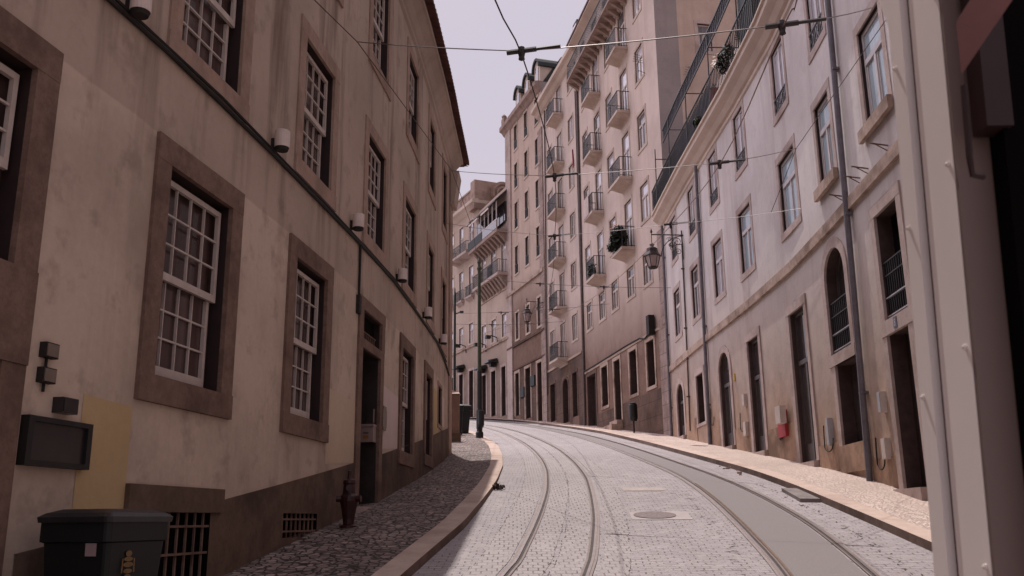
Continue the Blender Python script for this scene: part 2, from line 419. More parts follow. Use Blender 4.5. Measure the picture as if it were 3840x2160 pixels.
strip(mb, ysL, lambda y: (max(interp(KL, y)-.9, interp(WL, y)-.2), gz(y)+interp(WLo, y)+.02+(ko(y)-interp(WLo, y))*.55), lambda y: (interp(KL, y)-.30, gz(y)+ko(y)+.002))
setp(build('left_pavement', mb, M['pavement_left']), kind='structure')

# rails -------------------------------------------------------------------
RAILS = [
 [(-.9, 6), (-.14, 10.26), (-.01, 10.96), (.1, 11.92), (.24, 13.23), (.39, 14.86), (.55, 17.01), (.64, 19.26), (.68, 20.96), (.68, 23.72), (.61, 26.62), (.49, 29.59), (.27, 33.23), (-.1, 37.72), (-.65, 43.15), (-1.54, 49.2), (-2.6, 54.57), (-5, 63)],
 [(.1, 6), (.78, 10.22), (.93, 11.21), (1.09, 12.68), (1.23, 14.19), (1.36, 16.13), (1.44, 17.68), (1.49, 18.9), (1.52, 20.83), (1.53, 23.21), (1.49, 25.82), (1.39, 29.16), (1.17, 32.9), (.87, 36.6), (.45, 41), (-.41, 47.3), (-1.7, 54), (-4, 63)],
 [(2.2, 6), (2.78, 10.12), (2.99, 12.16), (3.13, 13.85), (3.25, 15.77), (3.31, 17.86), (3.30, 20.59), (3.15, 26.05), (2.84, 32.65), (2.3, 39.0), (1.34, 46.7), (-.14, 55), (-1.99, 63.5), (-4.2, 71)],
 [(3.2, 6), (3.78, 10.07), (4.03, 12.1), (4.17, 13.77), (4.22, 15.62), (4.20, 17.36), (4.13, 19.25), (4.02, 22.48), (3.92, 25.56), (3.78, 28.93), (3.51, 33.6), (2.99, 39.6), (2.05, 46.4), (.71, 54.3), (-1.13, 62.73), (-3.4, 71)]]
def smooth_poly(p, n=6):        # Catmull-Rom
    o = []
    for i in range(len(p)-1):
        p0, p1, p2, p3 = p[max(0, i-1)], p[i], p[i+1], p[min(len(p)-1, i+2)]
        for k in range(n):
            t = k/n; r = []
            for a, b, c, d in zip(p0, p1, p2, p3):
                r.append(.5*(2*b+(c-a)*t+(2*a-5*b+4*c-d)*t*t+(3*b-a-3*c+d)*t**3))
            o.append(tuple(r))
    o.append(p[-1]); return o
def side_strip(mb, pl, o0, o1, z0, z1):
    P = []
    for i, (x, y) in enumerate(pl):
        a = pl[max(0, i-1)]; b = pl[min(len(pl)-1, i+1)]
        l = math.hypot(b[0]-a[0], b[1]-a[1]); nx, ny = (b[1]-a[1])/l, -(b[0]-a[0])/l
        P.append(((x+nx*o0, y+ny*o0, gz(y+ny*o0)+z0), (x+nx*o1, y+ny*o1, gz(y+ny*o1)+z1)))
    for a, b in zip(P, P[1:]): mb.quad(a[0], a[1], b[1], b[0])
RL = [smooth_poly(p) for p in RAILS]
which = ['left rail of the left tram track, nearest the left kerb', 'right rail of the left tram track, beside the cobbled middle strip', 'left rail of the right tram track, edging the smooth asphalt strip', 'right rail of the right tram track, nearest the right kerb']
for i, pl in enumerate(RL):
    s = 1 if i in (0, 2) else -1       # flange groove on the inner side
    f = lambda a, b: (a, b) if s > 0 else (-b, -a)
    mb = MB(); side_strip(mb, pl, *f(-.038, -.005), .012, .016); 
    r = build('tram_rail', mb, M['rail_side']); setp(r, 'grooved steel '+which[i], 'tram rail', 'tram rails in the cobbles')
    mb = MB(); side_strip(mb, pl, *f(-.005, .030), .017, .019); build('rail_head', mb, M['rail_steel'], r)
    mb = MB(); side_strip(mb, pl, *f(.030, .066), .008, .008); build('groove', mb, M['rail_groove'], r)
    mb = MB(); side_strip(mb, pl, *f(.066, .09), .016, .012); build('guard_lip', mb, M['rail_side'], r)
    if i < 2:
        mb = MB(); side_strip(mb, pl, -.42, -.064, .005, .008); side_strip(mb, pl, .109, .42, .008, .005)
        o = build('rail_setts', mb, M['road_rail']); setp(o, kind='structure')
mb = MB()      # asphalt bed between the right rails
pa = RL[2]; pb = RL[3]
for i in range(min(len(pa), len(pb))-1): pass
YS = frange(6.5, 62, .6)
def xat(pl, y): return interp([(b, a) for a, b in pl], y)
strip(mb, YS, lambda y: (xat(pa, y)+.115, gz(y)+.007), lambda y: (xat(pb, y)-.115, gz(y)+.007))
setp(build('track_bed', mb, M['asphalt']), kind='structure')
mb = MB()
side_strip(mb, [p for p in pa if p[1] < 18], .100, .135, .011, .009)
setp(build('track_rust_edge', mb, M['rust']), kind='structure')

# things lying on the road
def disc(mb, c, r, n=28, dz=.012, sy=1.0):
    mb.poly([(c[0]+r*math.cos(2*PI*i/n), c[1]+r*sy*math.sin(2*PI*i/n), gz(c[1]+r*sy*math.sin(2*PI*i/n))+dz) for i in range(n)])
mb = MB(); mb.poly([(x, y, gz(y)+.006) for x, y in ((1.70, 13.75), (2.58, 13.72), (2.62, 14.45), (1.74, 14.50))])
mh = build('manhole_cover', mb, M['manhole_ring']); setp(mh, 'round pitted iron manhole cover in a pale stone setting', 'manhole')
mb = MB(); disc(mb, (2.085, 14.13), .315, dz=.014); build('lid', mb, M['manhole'], mh)
mb = MB(); mb.poly([(x, y, gz(y)+.008) for x, y in ((1.95, 16.86), (2.68, 16.84), (2.70, 17.26), (1.95, 17.30))])
setp(build('access_plate', mb, M['plate_stone']), 'pale rectangular plate set in cobbles beyond the manhole', 'plate')
mb = MB(); z = gz(16); mb.hexa([(x, y, gz(y)+dz) for dz in (.0, .06) for x, y in ((4.62, 15.3), (4.93, 15.25), (4.96, 16.55), (4.70, 16.6))])
setp(build('drain_stone', mb, M['drain_stone']), 'worn grey drain stone beside the right kerb', 'drain stone')
mb = MB(); mb.leaves((-.30, 17.3, gz(17.3)+.05), (.12, .16, .05), 70, .045)
setp(build('leaf_litter', mb, M['litter']), 'small clump of dead brown leaves against left kerb', 'leaf litter')
mb = MB()
for k in range(9):
    x, y = 4.78+random.uniform(-.16, .05), 20.3+random.uniform(-1.2, 1.2); rr = random.uniform(.02, .05)
    mb.box((x, y, gz(y)+rr*.3), (rr*1.6, rr*1.3, rr*.8), random.uniform(0, 3))
setp(build('stone_chips', mb, M['kerb_pale']), 'scattered pale stone chips below the right kerb', 'rubble', kind='stuff')
mb = MB()      # dark gaps where setts have worked loose beside the right-hand track
def gap(x, y, l, w, rot, z=.0045):
    ca, sa = math.cos(rot), math.sin(rot); P = []
    for a, b in ((-l, 0), (-l*.4, w), (l*.3, w*.7), (l, w*.2), (l*.5, -w*.7), (-l*.3, -w)):
        X, Y = x+a*ca-b*sa, y+a*sa+b*ca; P.append((X, Y, gz(Y)+z))
    mb.poly(P)
for k in range(95):
    q = random.random(); y = 9.4+q*q*9
    x = xat(pb, y)+.30+abs(random.gauss(0, .07))+(.05 if y < 12.5 else 0); gap(x, y, random.uniform(.02, .07), random.uniform(.005, .014), random.gauss(1.3, .5))
for k in range(60):
    q = random.random(); y = 9.6+q*8; x = xat(pa, y)-.25-abs(random.gauss(0, .14)); gap(x, y, random.uniform(.02, .08), random.uniform(.004, .012), random.gauss(.1, .4))
for k in range(30):
    y = random.uniform(10, 20); x = random.uniform(xat(RL[1], y)+.5, xat(pa, y)-.5); gap(x, y, random.uniform(.02, .06), random.uniform(.003, .007), random.gauss(0, .2))
setp(build('road_gaps', mb, M['rail_groove']), kind='structure')
mb = MB()
for pl in (RL[0], RL[1]):
    for o in (-.43, .42):
        for k in range(0, len(pl)-1):
            (x0, y0), (x1, y1) = pl[k], pl[k+1]
            if y0 > 30: continue
            m = max(1, int(math.hypot(x1-x0, y1-y0)/.12))
            for q in range(m):
                if random.random() < .45: continue
                t = (q+random.random()*.5)/m; x = x0+(x1-x0)*t+o+random.gauss(0, .008); y = y0+(y1-y0)*t
                gap(x, y, random.uniform(.03, .07), random.uniform(.003, .007), math.atan2(y1-y0, x1-x0)+random.gauss(0, .15), .0095)
setp(build('sett_joints', mb, M['rail_groove']), kind='structure')

# ------------------------------------------------------------------ facade tools
class Facade:
    def __init__(s, poly, side):
        s.p = poly; s.side = side; s.c = [0]
        for a, b in zip(poly, poly[1:]): s.c.append(s.c[-1]+math.hypot(b[0]-a[0], b[1]-a[1]))
    def frame(s, u):
        for i in range(len(s.p)-1):
            if u <= s.c[i+1] or i == len(s.p)-2:
                l = s.c[i+1]-s.c[i]; a, b = s.p[i], s.p[i+1]; t = ((b[0]-a[0])/l, (b[1]-a[1])/l)
                return (a[0]+t[0]*(u-s.c[i]), a[1]+t[1]*(u-s.c[i])), t
    def nrm(s, u):
        t = s.frame(u)[1]
        return (t[1], -t[0]) if s.side == 'L' else (-t[1], t[0])
    def P(s, u, z, d=0.0):
        (x, y), t = s.frame(u); n = s.nrm(u)
        return (x+n[0]*d, y+n[1]*d, z)
    def breaks(s, u0, u1):
        return [u0]+[c for c in s.c if u0+.01 < c < u1-.01]+[u1]
def fbox(mb, F, u0, u1, z0, z1, d0, d1, long=False):
    us = F.breaks(u0, u1) if long else [u0, u1]
    for a, b in zip(us, us[1:]):
        mb.hexa([F.P(u, z, d) for z in (z0, z1) for u, d in ((a, d0), (b, d0), (b, d1), (a, d1))])
def fbox2(mb, F, u0, u1, zf0, zf1, d0, d1):     # z given as functions of u
    us = F.breaks(u0, u1)
    for a, b in zip(us, us[1:]):
        mb.hexa([F.P(a, zf0(a), d0), F.P(b, zf0(b), d0), F.P(b, zf0(b), d1), F.P(a, zf0(a), d1), F.P(a, zf1(a), d0), F.P(b, zf1(b), d0), F.P(b, zf1(b), d1), F.P(a, zf1(a), d1)])
def fprofile(mb, F, u0, u1, prof):              # prof: list of (d,z) swept along the facade, ends capped
    us = F.breaks(u0, u1); n = len(prof)
    for a, b in zip(us, us[1:]):
        for (d0, z0), (d1, z1) in zip(prof, prof[1:]):
            mb.quad(F.P(a, z0, d0), F.P(b, z0, d0), F.P(b, z1, d1), F.P(a, z1, d1))
    for u in (u0, u1): mb.poly([F.P(u, z, d) for d, z in prof])
def wall(mb, F, u0, u1, zb, zt, holes, d=0.0):
    us = set(F.breaks(u0, u1)); 
    for h in holes: us.update(x for x in (h[0], h[1]) if u0 < x < u1)
    us = sorted(us)
    for a, b in zip(us, us[1:]):
        if b-a < 1e-5: continue
        m = (a+b)/2; hs = sorted([h for h in holes if h[0] < m < h[1]], key=lambda h: h[2])
        lo = (zb(a), zb(b))
        for h in hs:
            hi = (min(h[2], zt(a)), min(h[2], zt(b)))
            if hi[0] > lo[0]+1e-4 or hi[1] > lo[1]+1e-4:
                mb.quad(F.P(a, lo[0], d), F.P(b, lo[1], d), F.P(b, max(lo[1], hi[1]), d), F.P(a, max(lo[0], hi[0]), d))
            lo = (max(h[3], lo[0]), max(h[3], lo[1]))
        hi = (zt(a), zt(b))
        if hi[0] > lo[0]+1e-4 or hi[1] > lo[1]+1e-4:
            mb.quad(F.P(a, lo[0], d), F.P(b, lo[1], d), F.P(b, max(lo[1], hi[1]), d), F.P(a, max(lo[0], hi[0]), d))
def spandrel(mb, F, u0, u1, zs, zt, d=0.0, n=10):
    um = (u0+u1)/2; r = (u1-u0)/2
    pts = [(um-r*math.cos(PI*i/n), zs+(zt-zs)*math.sin(PI*i/n)) for i in range(n+1)]
    for (a, za), (b, zb_) in zip(pts, pts[1:]):
        mb.quad(F.P(a, za, d), F.P(b, zb_, d), F.P(b, zt, d), F.P(a, zt, d))
    return pts

def opening(F, par, name, o, sw, depth, smat, rmat, style, gmat, wmat, sd=.028, head=None, sill=None, arch=None, back=None):
    """o=(u0,u1,z0,z1): one window or door with stone surround, reveal, sash/leaves and pane"""
    u0, u1, z0, z1 = o; head = sw if head is None else head; sill = sw if sill is None else sill
    mb = MB()
    if arch is None:
        fbox(mb, F, u0-sw, u0, z0, z1, -.02, sd); fbox(mb, F, u1, u1+sw, z0, z1, -.02, sd)
        fbox(mb, F, u0-sw, u1+sw, z1, z1+head, -.02, sd+.003)
    else:
        fbox(mb, F, u0-sw, u0, z0, arch, -.02, sd); fbox(mb, F, u1, u1+sw, z0, arch, -.02, sd)
        um = (u0+u1)/2; n = 12; r = (u1-u0)/2; ro = r+sw
        for i in range(n):
            a, b = PI*i/n, PI*(i+1)/n
            q = []
            for dd in (-.02, sd):
                q.append([F.P(um-rr*math.cos(t), arch+zz*math.sin(t), dd) for t, rr, zz in ((a, r, z1-arch), (b, r, z1-arch), (b, ro, z1-arch+sw), (a, ro, z1-arch+sw))])
            mb.hexa([q[0][0], q[0][1], q[0][2], q[0][3], q[1][0], q[1][1], q[1][2], q[1][3]])
    if sill > 0: fbox(mb, F, u0-sw, u1+sw, z0-sill, z0, -.02, sd+.012)
    w = build(name, mb, smat, par)
    mb = MB(); D = -depth; DR = D-.06 if style == 'sash' else D-.004
    zt = z1 if arch is None else arch
    mb.quad(F.P(u0, z0, -.018), F.P(u0, zt, -.018), F.P(u0, zt, DR), F.P(u0, z0, DR))
    mb.quad(F.P(u1, z0, -.018), F.P(u1, zt, -.018), F.P(u1, zt, DR), F.P(u1, z0, DR))
    mb.quad(F.P(u0, z0, -.018), F.P(u1, z0, -.018), F.P(u1, z0, DR), F.P(u0, z0, DR))
    if arch is None: mb.quad(F.P(u0, z1, -.018), F.P(u1, z1, -.018), F.P(u1, z1, DR), F.P(u0, z1, DR))
    else:
        um = (u0+u1)/2; r = (u1-u0)/2; n = 12
        for i in range(n):
            a, b = PI*i/n, PI*(i+1)/n
            mb.quad(*[F.P(um-r*math.cos(t), arch+(z1-arch)*math.sin(t), dd) for t, dd in ((a, -.018), (b, -.018), (b, DR), (a, DR))])
    build('reveal', mb, rmat, w)
    if style == 'void':
        mb = MB(); mb.quad(F.P(u0, z0, D), F.P(u1, z0, D), F.P(u1, z1, D), F.P(u0, z1, D)); build('opening_back', mb, gmat, w); return w
    ds = D+.012; mb = MB(); t = .05
    def bar(a, b, c, d, dd0=0, dd1=.04): fbox(mb, F, a, b, c, d, ds+dd0, ds+dd1)
    if style == 'sash':
        m = (z0+z1)/2-.03; a, b = u0+.02, u1-.05
        bar(a, a+t, m-.03, z1-.07); bar(b-t, b, m-.03, z1-.07); bar(a+t, b-t, z1-.125, z1-.07); bar(a+t, b-t, m-.03, m+.045)
        for k in (1, 2, 3): x = a+t+(b-a-2*t)*k/4; bar(x-.007, x+.007, m+.045, z1-.125, .004, .032)
        for k in (1, 2): z = m+.045+(z1-.17-m)*k/3; bar(a+t, b-t, z-.009, z+.009, .006, .03)
        lo0 = z0+.05; b2 = b-.05
        bar(a, a+t, lo0, m-.03, -.045, -.005); bar(b2-t, b2, lo0, m-.03, -.045, -.005); bar(a+t, b2-t, lo0, lo0+.085, -.045, -.005)
        for k in (1, 2, 3): x = a+t+(b2-a-2*t)*k/4; bar(x-.007, x+.007, lo0+.085, m-.03, -.04, -.012)
        for k in (1, 2): z = lo0+.085+(m-.115-lo0)*k/3; bar(a+t, b2-t, z-.009, z+.009, -.038, -.014)
        build('sash', mb, wmat, w)
        mb = MB(); dg = ds-.05; mb.quad(F.P(u0, z0, dg), F.P(u1, z0, dg), F.P(u1, z1, dg), F.P(u0, z1, dg)); build('pane', mb, gmat, w)
    else:
        f = .065; tr = z0+(z1-z0)*.66 if style in ('transom', 'door') else None
        a, b = u0+.01, u1-.01; um = (a+b)/2; top = z1-.012
        ztp = top if arch is None else arch
        bar(a, a+f, z0, ztp); bar(b-f, b, z0, ztp); bar(a+f, b-f, z0, z0+f)
        if arch is None: bar(a+f, b-f, top-f, top)
        if tr: bar(a+f, b-f, tr-.05, tr+.05, 0, .055)
        lt = tr-.05 if tr else (top-f if arch is None else arch)
        bar(um-.045, um+.045, z0+f, lt, 0, .05)
        g = .045
        for (c, d) in ((a+f, um-.045), (um+.045, b-f)):
            bar(c, c+g, z0+f, lt, .002, .03); bar(d-g, d, z0+f, lt, .002, .03)
            if style == 'door': bar(c+g, d-g, z0+f, z0+f+.35, .002, .028)
            elif style == 'four':
                zq = (z0+f+lt)/2; bar(c+g, d-g, zq-.012, zq+.012, .004, .026)
        if arch is not None:
            r = (b-a)/2; n = 10
            for i in range(n):
                p, q = PI*i/n, PI*(i+1)/n
                mb.hexa([F.P(um-rr*math.cos(th), arch+zz*math.sin(th), dd) for dd in (ds, ds+.04) for th, rr, zz in ((p, r-f, top-arch-f), (q, r-f, top-arch-f), (q, r, top-arch), (p, r, top-arch))])
            bar(um-.03, um+.03, arch, top-f, 0, .035)
        build('sash' if style != 'door' else 'leaf', mb, wmat, w)
        mb = MB(); dg = ds+.014
        if arch is None: mb.quad(F.P(u0, z0, dg), F.P(u1, z0, dg), F.P(u1, z1, dg), F.P(u0, z1, dg))
        else: mb.poly([F.P(u0, z0, dg)]+[F.P(um-(u1-u0)/2*math.cos(PI*i/12), arch+(z1-arch)*math.sin(PI*i/12), dg) for i in range(13)]+[F.P(u1, z0, dg)])
        build('pane', mb, gmat, w)
    return w

def railing(mb, F, u0, u1, z0, h, d, step=.11, back=0.0, ornate=False, r=.015):
    fbox(mb, F, u0, u1, z0+h-.03, z0+h, d-.03, d+.01, True); fbox(mb, F, u0, u1, z0+.05, z0+.07, d-.02, d, True)
    n = max(2, int((u1-u0)/step))
    for i in range(n+1):
        u = u0+.01+(u1-u0-.02)*i/n; fbox(mb, F, u-r, u+r, z0, z0+h-.03, d-.02, d)
    for u in (u0, u1):
        s = .011
        fbox(mb, F, u-s, u+s, z0+h-.03, z0+h, back, d-.03); fbox(mb, F, u-s, u+s, z0+.05, z0+.07, back, d-.02)
        m = max(2, int((d-back)/.14))
        for k in range(1, m): dd = back+(d-back)*k/m; fbox(mb, F, u-s, u+s, z0, z0+h-.03, dd-.01, dd+.01)
    if ornate:
        rows = int(ornate); 
        for i in range(n):
            ua = u0+(u1-u0)*i/n; ub = u0+(u1-u0)*(i+1)/n; um = (ua+ub)/2
            for k in range(rows):
                zc = z0+.1+(h-.16)*(k+.5)/rows; rr = min((ub-ua)*.45, (h-.16)/rows*.45); q = 7
                ring = [(um+rr*math.cos(2*PI*j/q), zc+rr*math.sin(2*PI*j/q)) for j in range(q+1)]
                for (a, za), (b, zb_) in zip(ring, ring[1:]):
                    mb.quad(F.P(a, za-.015, d-.008), F.P(b, zb_-.015, d-.008), F.P(b, zb_+.015, d-.008), F.P(a, za+.015, d-.008))
def balcony(F, par, u0, u1, zf, d=.55, h=1.0, smat=None, ornate=2, slab=.13, step=.12, taper=True):
    mb = MB()
    P8 = [F.P(u0, zf-slab*.55, d), F.P(u1, zf-slab*.55, d), F.P(u1, zf, d), F.P(u0, zf, d)]
    mb.hexa([F.P(u, z, dd) for z in (zf-slab, zf) for u, dd in ((u0, -.01), (u1, -.01), (u1, d), (u0, d))])
    if taper: mb.hexa([F.P(u0+.12, zf-slab-.26, -.01), F.P(u1-.12, zf-slab-.26, -.01), F.P(u1-.12, zf-slab-.18, .05), F.P(u0+.12, zf-slab-.18, .05),
                       F.P(u0+.04, zf-slab, -.01), F.P(u1-.04, zf-slab, -.01), F.P(u1-.04, zf-slab, d-.06), F.P(u0+.04, zf-slab, d-.06)])
    b = build('balcony', mb, smat or M['limestone_cream'], par)
    mb = MB(); railing(mb, F, u0+.03, u1-.03, zf, h, d-.04, step, 0, ornate); build('railing', mb, M['iron'], b)
    return b
def rod(mb, F, pts, r, n=8): mb.tube([F.P(*p) for p in pts], r, n)
def back_block(mb, F, u0, u1, zb, zt, depth, roof=True):   # closes a building behind its facade
    us = F.breaks(u0, u1)
    for u in (u0, u1): mb.quad(F.P(u, zb, 0), F.P(u, zb, -depth), F.P(u, zt, -depth), F.P(u, zt, 0))
    if roof:
        for a, b in zip(us, us[1:]): mb.quad(F.P(a, zt, 0), F.P(b, zt, 0), F.P(b, zt, -depth), F.P(a, zt, -depth))

# ------------------------------------------------------------------ left building
FL = Facade([(-5.7, -6), (-4.2, 3.0), (-3.35, 8.1), (-3.06, 9.82), (-2.85, 11.27), (-2.64, 12.96), (-2.45, 14.8), (-2.33, 16), (-2.14, 18.9), (-2.02, 21.5), (-1.97, 23.0), (-1.935, 24.6), (-1.90, 25.7), (-1.84, 28.0)], 'L')
L0 = FL.c[1]                           # u measured from the second vertex
class Shift:
    def __init__(s, F, k): s.F = F; s.k = k; s.p = F.p; s.side = F.side; s.c = [c-k for c in F.c]
    def P(s, u, z, d=0.0): return s.F.P(u+s.k, z, d)
    def breaks(s, a, b): return [x-s.k for x in s.F.breaks(a+s.k, b+s.k)]
    def nrm(s, u): return s.F.nrm(u+s.k)
FL = Shift(FL, L0); UE = 24.35
BL = empty('townhouse', (-2.45, 14.8, 2.3), 'long shaded beige townhouse on the left with white sash windows and tiled eaves', 'building')
lw1 = [(5.43, 6.72, 3.54, 5.58), (8.64, 9.89, 3.54, 5.57), (15.14, 16.40, 3.54, 5.57), (18.36, 19.40, 3.70, 5.57)]
lw0 = [(1.95, 3.46, 4.05, 5.60)]
lw2 = [(2.2, 3.5, 6.92, 8.75), (5.43, 6.73, 6.92, 8.75), (8.66, 9.90, 6.92, 8.75), (11.93, 13.17, 6.92, 8.75), (15.20, 16.52, 6.95, 8.78), (18.55, 19.66, 6.98, 8.78), (21.75, 22.78, 6.95, 8.76)]
lw3 = [(2.2, 3.5, 10.30, 12.15), (5.43, 6.73, 10.30, 12.15), (8.66, 9.9, 10.30, 12.15), (11.97, 13.2, 10.27, 12.15), (15.37, 16.6, 10.34, 12.16), (18.6, 19.68, 10.28, 12.12), (21.8, 22.8, 10.30, 12.12)]
ldoor = (11.86, 13.08, 2.45, 4.97); lover = (11.87, 13.12, 5.12, 5.60)
lvents = [(8.60, 9.86, 2.04, 2.33), (5.72, 6.70, 1.30, 2.32)]
lniche = (20.95, 21.85, 4.65, 5.65)
ld0 = (1.95, 3.46, 1.0, 3.35)
holesL = lw1+lw0+lw2+lw3+[ldoor, lover, ld0, lniche]+lvents
mb = MB(); wall(mb, FL, -9, UE, lambda u: -1.5, lambda u: 12.8, holesL); build('wall', mb, M['plaster_left'], BL)
for u in (-9, UE):
    mb = MB(); mb.quad(FL.P(u, -1.5, 0), FL.P(u, -1.5, -9), FL.P(u, 12.79, -9), FL.P(u, 12.79, 0)); build('end_wall', mb, M['plaster_left'], BL)
pt = lambda u: 2.0+.1398*(u-3.72)
mb = MB()
for a, b in ((3.86, 11.60), (13.30, UE)):
    hs = [h for h in lvents if a < h[0] < b]+[(h[0]-.01, h[1]+.01, h[2]-.24, 99) for h in lw1 if a < h[0] < b]
    wall(mb, FL, a, b, lambda u: -1.5, pt, hs, .016)
    us = FL.breaks(a, b)
    for p, q in zip(us, us[1:]):
        if not any(h[0]-.3 < p < h[1] and pt(h[0]) > h[2]-.24 for h in lw1): mb.quad(FL.P(p, pt(p), .016), FL.P(q, pt(q), .016), FL.P(q, pt(q), 0), FL.P(p, pt(p), 0))
build('plinth', mb, M['plinth_left'], BL)
mb = MB(); fbox(mb, FL, 5.17, 6.92, 2.324, 2.56, -.01, .05); build('lintel', mb, M['plinth_left'], BL)
for o in lw1: opening(FL, BL, 'window', o, .25, .13, M['granite'], M['maroon'], 'sash', M['glass_left'], M['white_wood'], .035)
for o in lw0: opening(FL, BL, 'window', o, .26, .13, M['granite'], M['maroon'], 'sash', M['glass_left'], M['white_wood'], .035, sill=.7)
for o in lw2+lw3: opening(FL, BL, 'window', o, .23, .13, M['granite_pale'], M['maroon'], 'sash', M['glass_left'], M['white_wood'], .022)
opening(FL, BL, 'door', ldoor, .25, .40, M['granite'], M['door_dark'], 'void', M['door_dark'], M['door_dark'], .035, head=.15, sill=0)
opening(FL, BL, 'overlight', lover, .25, .12, M['granite'], M['maroon'], 'void', M['void'], M['door_dark'], .035, head=.2, sill=0)
opening(FL, BL, 'door', ld0, .26, .3, M['granite'], M['door_dark'], 'void', M['door_dark'], M['door_dark'], .035, head=0, sill=0)
opening(FL, BL, 'hatch', lniche, .10, .2, M['granite_pale'], M['maroon'], 'void', M['void'], M['door_dark'], .02)
mb = MB(); fbox(mb, FL, 11.90, 13.08, 5.30, 5.32, -.09, -.07)
for k in range(9): u = 11.95+k*.13; fbox(mb, FL, u-.01, u+.01, 5.13, 5.30, -.09, -.07)
build('overlight_grille', mb, M['granite'], BL)
mb = MB(); fbox(mb, FL, 11.75, 13.2, 2.33, 2.45, -.3, .10); build('doorstep', mb, M['limestone'], BL)
for (u0, u1, z0, z1), nb, nr in ((lvents[0], 8, 2), (lvents[1], 6, 4)):
    mb = MB(); mb.quad(FL.P(u0, z0, -.18), FL.P(u1, z0, -.18), FL.P(u1, z1, -.18), FL.P(u0, z1, -.18)); 
    for u in (u0, u1): mb.quad(FL.P(u, z0, .016), FL.P(u, z1, .016), FL.P(u, z1, -.18), FL.P(u, z0, -.18))
    for z in (z0, z1): mb.quad(FL.P(u0, z, .016), FL.P(u1, z, .016), FL.P(u1, z, -.18), FL.P(u0, z, -.18))
    v = build('cellar_vent', mb, M['void'], BL); mb = MB()
    for k in range(nb): u = u0+(u1-u0)*(k+.5)/nb; fbox(mb, FL, u-.011, u+.011, z0, z1, -.03, -.01)
    for k in range(nr): z = z0+(z1-z0)*(k+.5)/nr; fbox(mb, FL, u0, u1, z-.011, z+.011, -.012, .006)
    build('grille', mb, M['granite'], v)
for (u0, u1, z0, z1), m in (((4.47, 5.17, 2.12, 3.24), 'paint_yellow'), ((10.14, 11.60, 3.0, 4.08), 'paint_cream'), ((13.34, 14.86, 3.45, 4.58), 'paint_white'), ((20.0, 20.84, 4.3, 5.45), 'paint_yellow'), ((22.0, 22.6, 4.7, 5.5), 'paint_white')):
    mb = MB(); us = FL.breaks(u0, u1)
    zl = lambda u: max(z0, pt(u)+.002)
    for a, b in zip(us, us[1:]): mb.quad(FL.P(a, zl(a), .004), FL.P(b, zl(b), .004), FL.P(b, z1-.03*(b-u0), .004), FL.P(a, z1-.03*(a-u0), .004))
    build('paint_patch', mb, M[m], BL)
# pilaster at the far corner, cornice and tiled eaves
mb = MB(); fbox(mb, FL, UE-.75, UE, -1.5, 12.55, -.03, .05, True); build('corner_pilaster', mb, M['granite_pale'], BL)
mb = MB(); fprofile(mb, FL, -9, UE+.05, [(0, 12.62), (.05, 12.66), (.05, 12.76), (.09, 12.80), (.17, 12.95), (.31, 13.10), (.36, 13.12), (.36, 13.24), (0, 13.24)]); build('cornice', mb, M['cornice_left'], BL)
mb = MB()
mb.hexa([FL.P(UE-.75, 11.6, .02), FL.P(UE+.12, 11.6, .02), FL.P(UE+.12, 11.6, .16), FL.P(UE-.75, 11.6, .16), FL.P(UE-.75, 12.6, .02), FL.P(UE+.12, 12.6, .02), FL.P(UE+.12, 12.6, .30), FL.P(UE-.75, 12.6, .30)])
build('corner_capital', mb, M['cornice_left'], BL)
mb = MB(); w = .20; n = int((UE+.6+9)/w)
for i in range(n+1):
    u = -9+i*w
    pr = [(u-w*.5+w*j/4, .06*math.sin(PI*j/4)) for j in range(5)]
    for (a, za), (b, zb_) in zip(pr, pr[1:]):
        mb.quad(FL.P(a, 13.36+za, .52), FL.P(b, 13.36+zb_, .52), FL.P(b, 15.9+zb_, -4.2), FL.P(a, 15.9+za, -4.2))
        mb.quad(FL.P(a, 13.28+za, .52), FL.P(b, 13.28+zb_, .52), FL.P(b, 13.36+zb_, .52), FL.P(a, 13.36+za, .52))
        mb.quad(FL.P(a, 13.28+za, .52), FL.P(b, 13.28+zb_, .52), FL.P(b, 13.42+zb_, -.2), FL.P(a, 13.42+za, -.2))
mb.quad(FL.P(UE+.55, 13.25, .5), FL.P(UE+.55, 15.9, -4.2), FL.P(UE+.55, 13.2, -9), FL.P(UE+.55, 13.2, -4))
us = FL.breaks(-9, UE+.6)
for a, b in zip(us, us[1:]): mb.quad(FL.P(a, 15.88, -4.2), FL.P(b, 15.88, -4.2), FL.P(b, 13.2, -9), FL.P(a, 13.2, -9)); mb.quad(FL.P(a, 13.25, .36), FL.P(b, 13.25, .36), FL.P(b, 13.25, -9), FL.P(a, 13.25, -9))
build('roof', mb, M['tile_roof'], BL)

# fittings on the left wall
lamp_u = [(4.53, 6.80), (7.71, 6.80), (11.01, 6.82), (14.41, 6.85), (17.81, 6.86), (21.1, 6.88)]
def wall_lamp(u, z, label):
    p = FL.P(u, z, .13)
    e = empty('wall_lamp', p, label, 'wall lamp', 'white cylinder lamps along the left wall')
    mb = MB(); mb.lathe([(.0, .12), (.085, .12), (.093, .112), (.093, -.10), (.0, -.10)], p, 18); build('shade', mb, M['lamp_white'], e, smooth=False)
    mb = MB(); mb.lathe([(.088, -.10), (.075, -.14), (.0, -.14)], p, 18); fbox(mb, FL, u-.04, u+.04, z-.12, z+.02, 0, .06); build('base', mb, M['cable_black'], e)
    return e
ll = ['white cylinder lamp nearest the camera, at the top edge above the first windows', 'white cylinder lamp left of the second upper sash window', 'white cylinder lamp just before the vertical cable drop by the door', 'white cylinder lamp past the front door, fourth along the cable', 'white cylinder lamp fifth along the cable, by a narrow upper window', 'white cylinder lamp furthest up the left wall, near its corner']
e0 = wall_lamp(*lamp_u[0], ll[0])
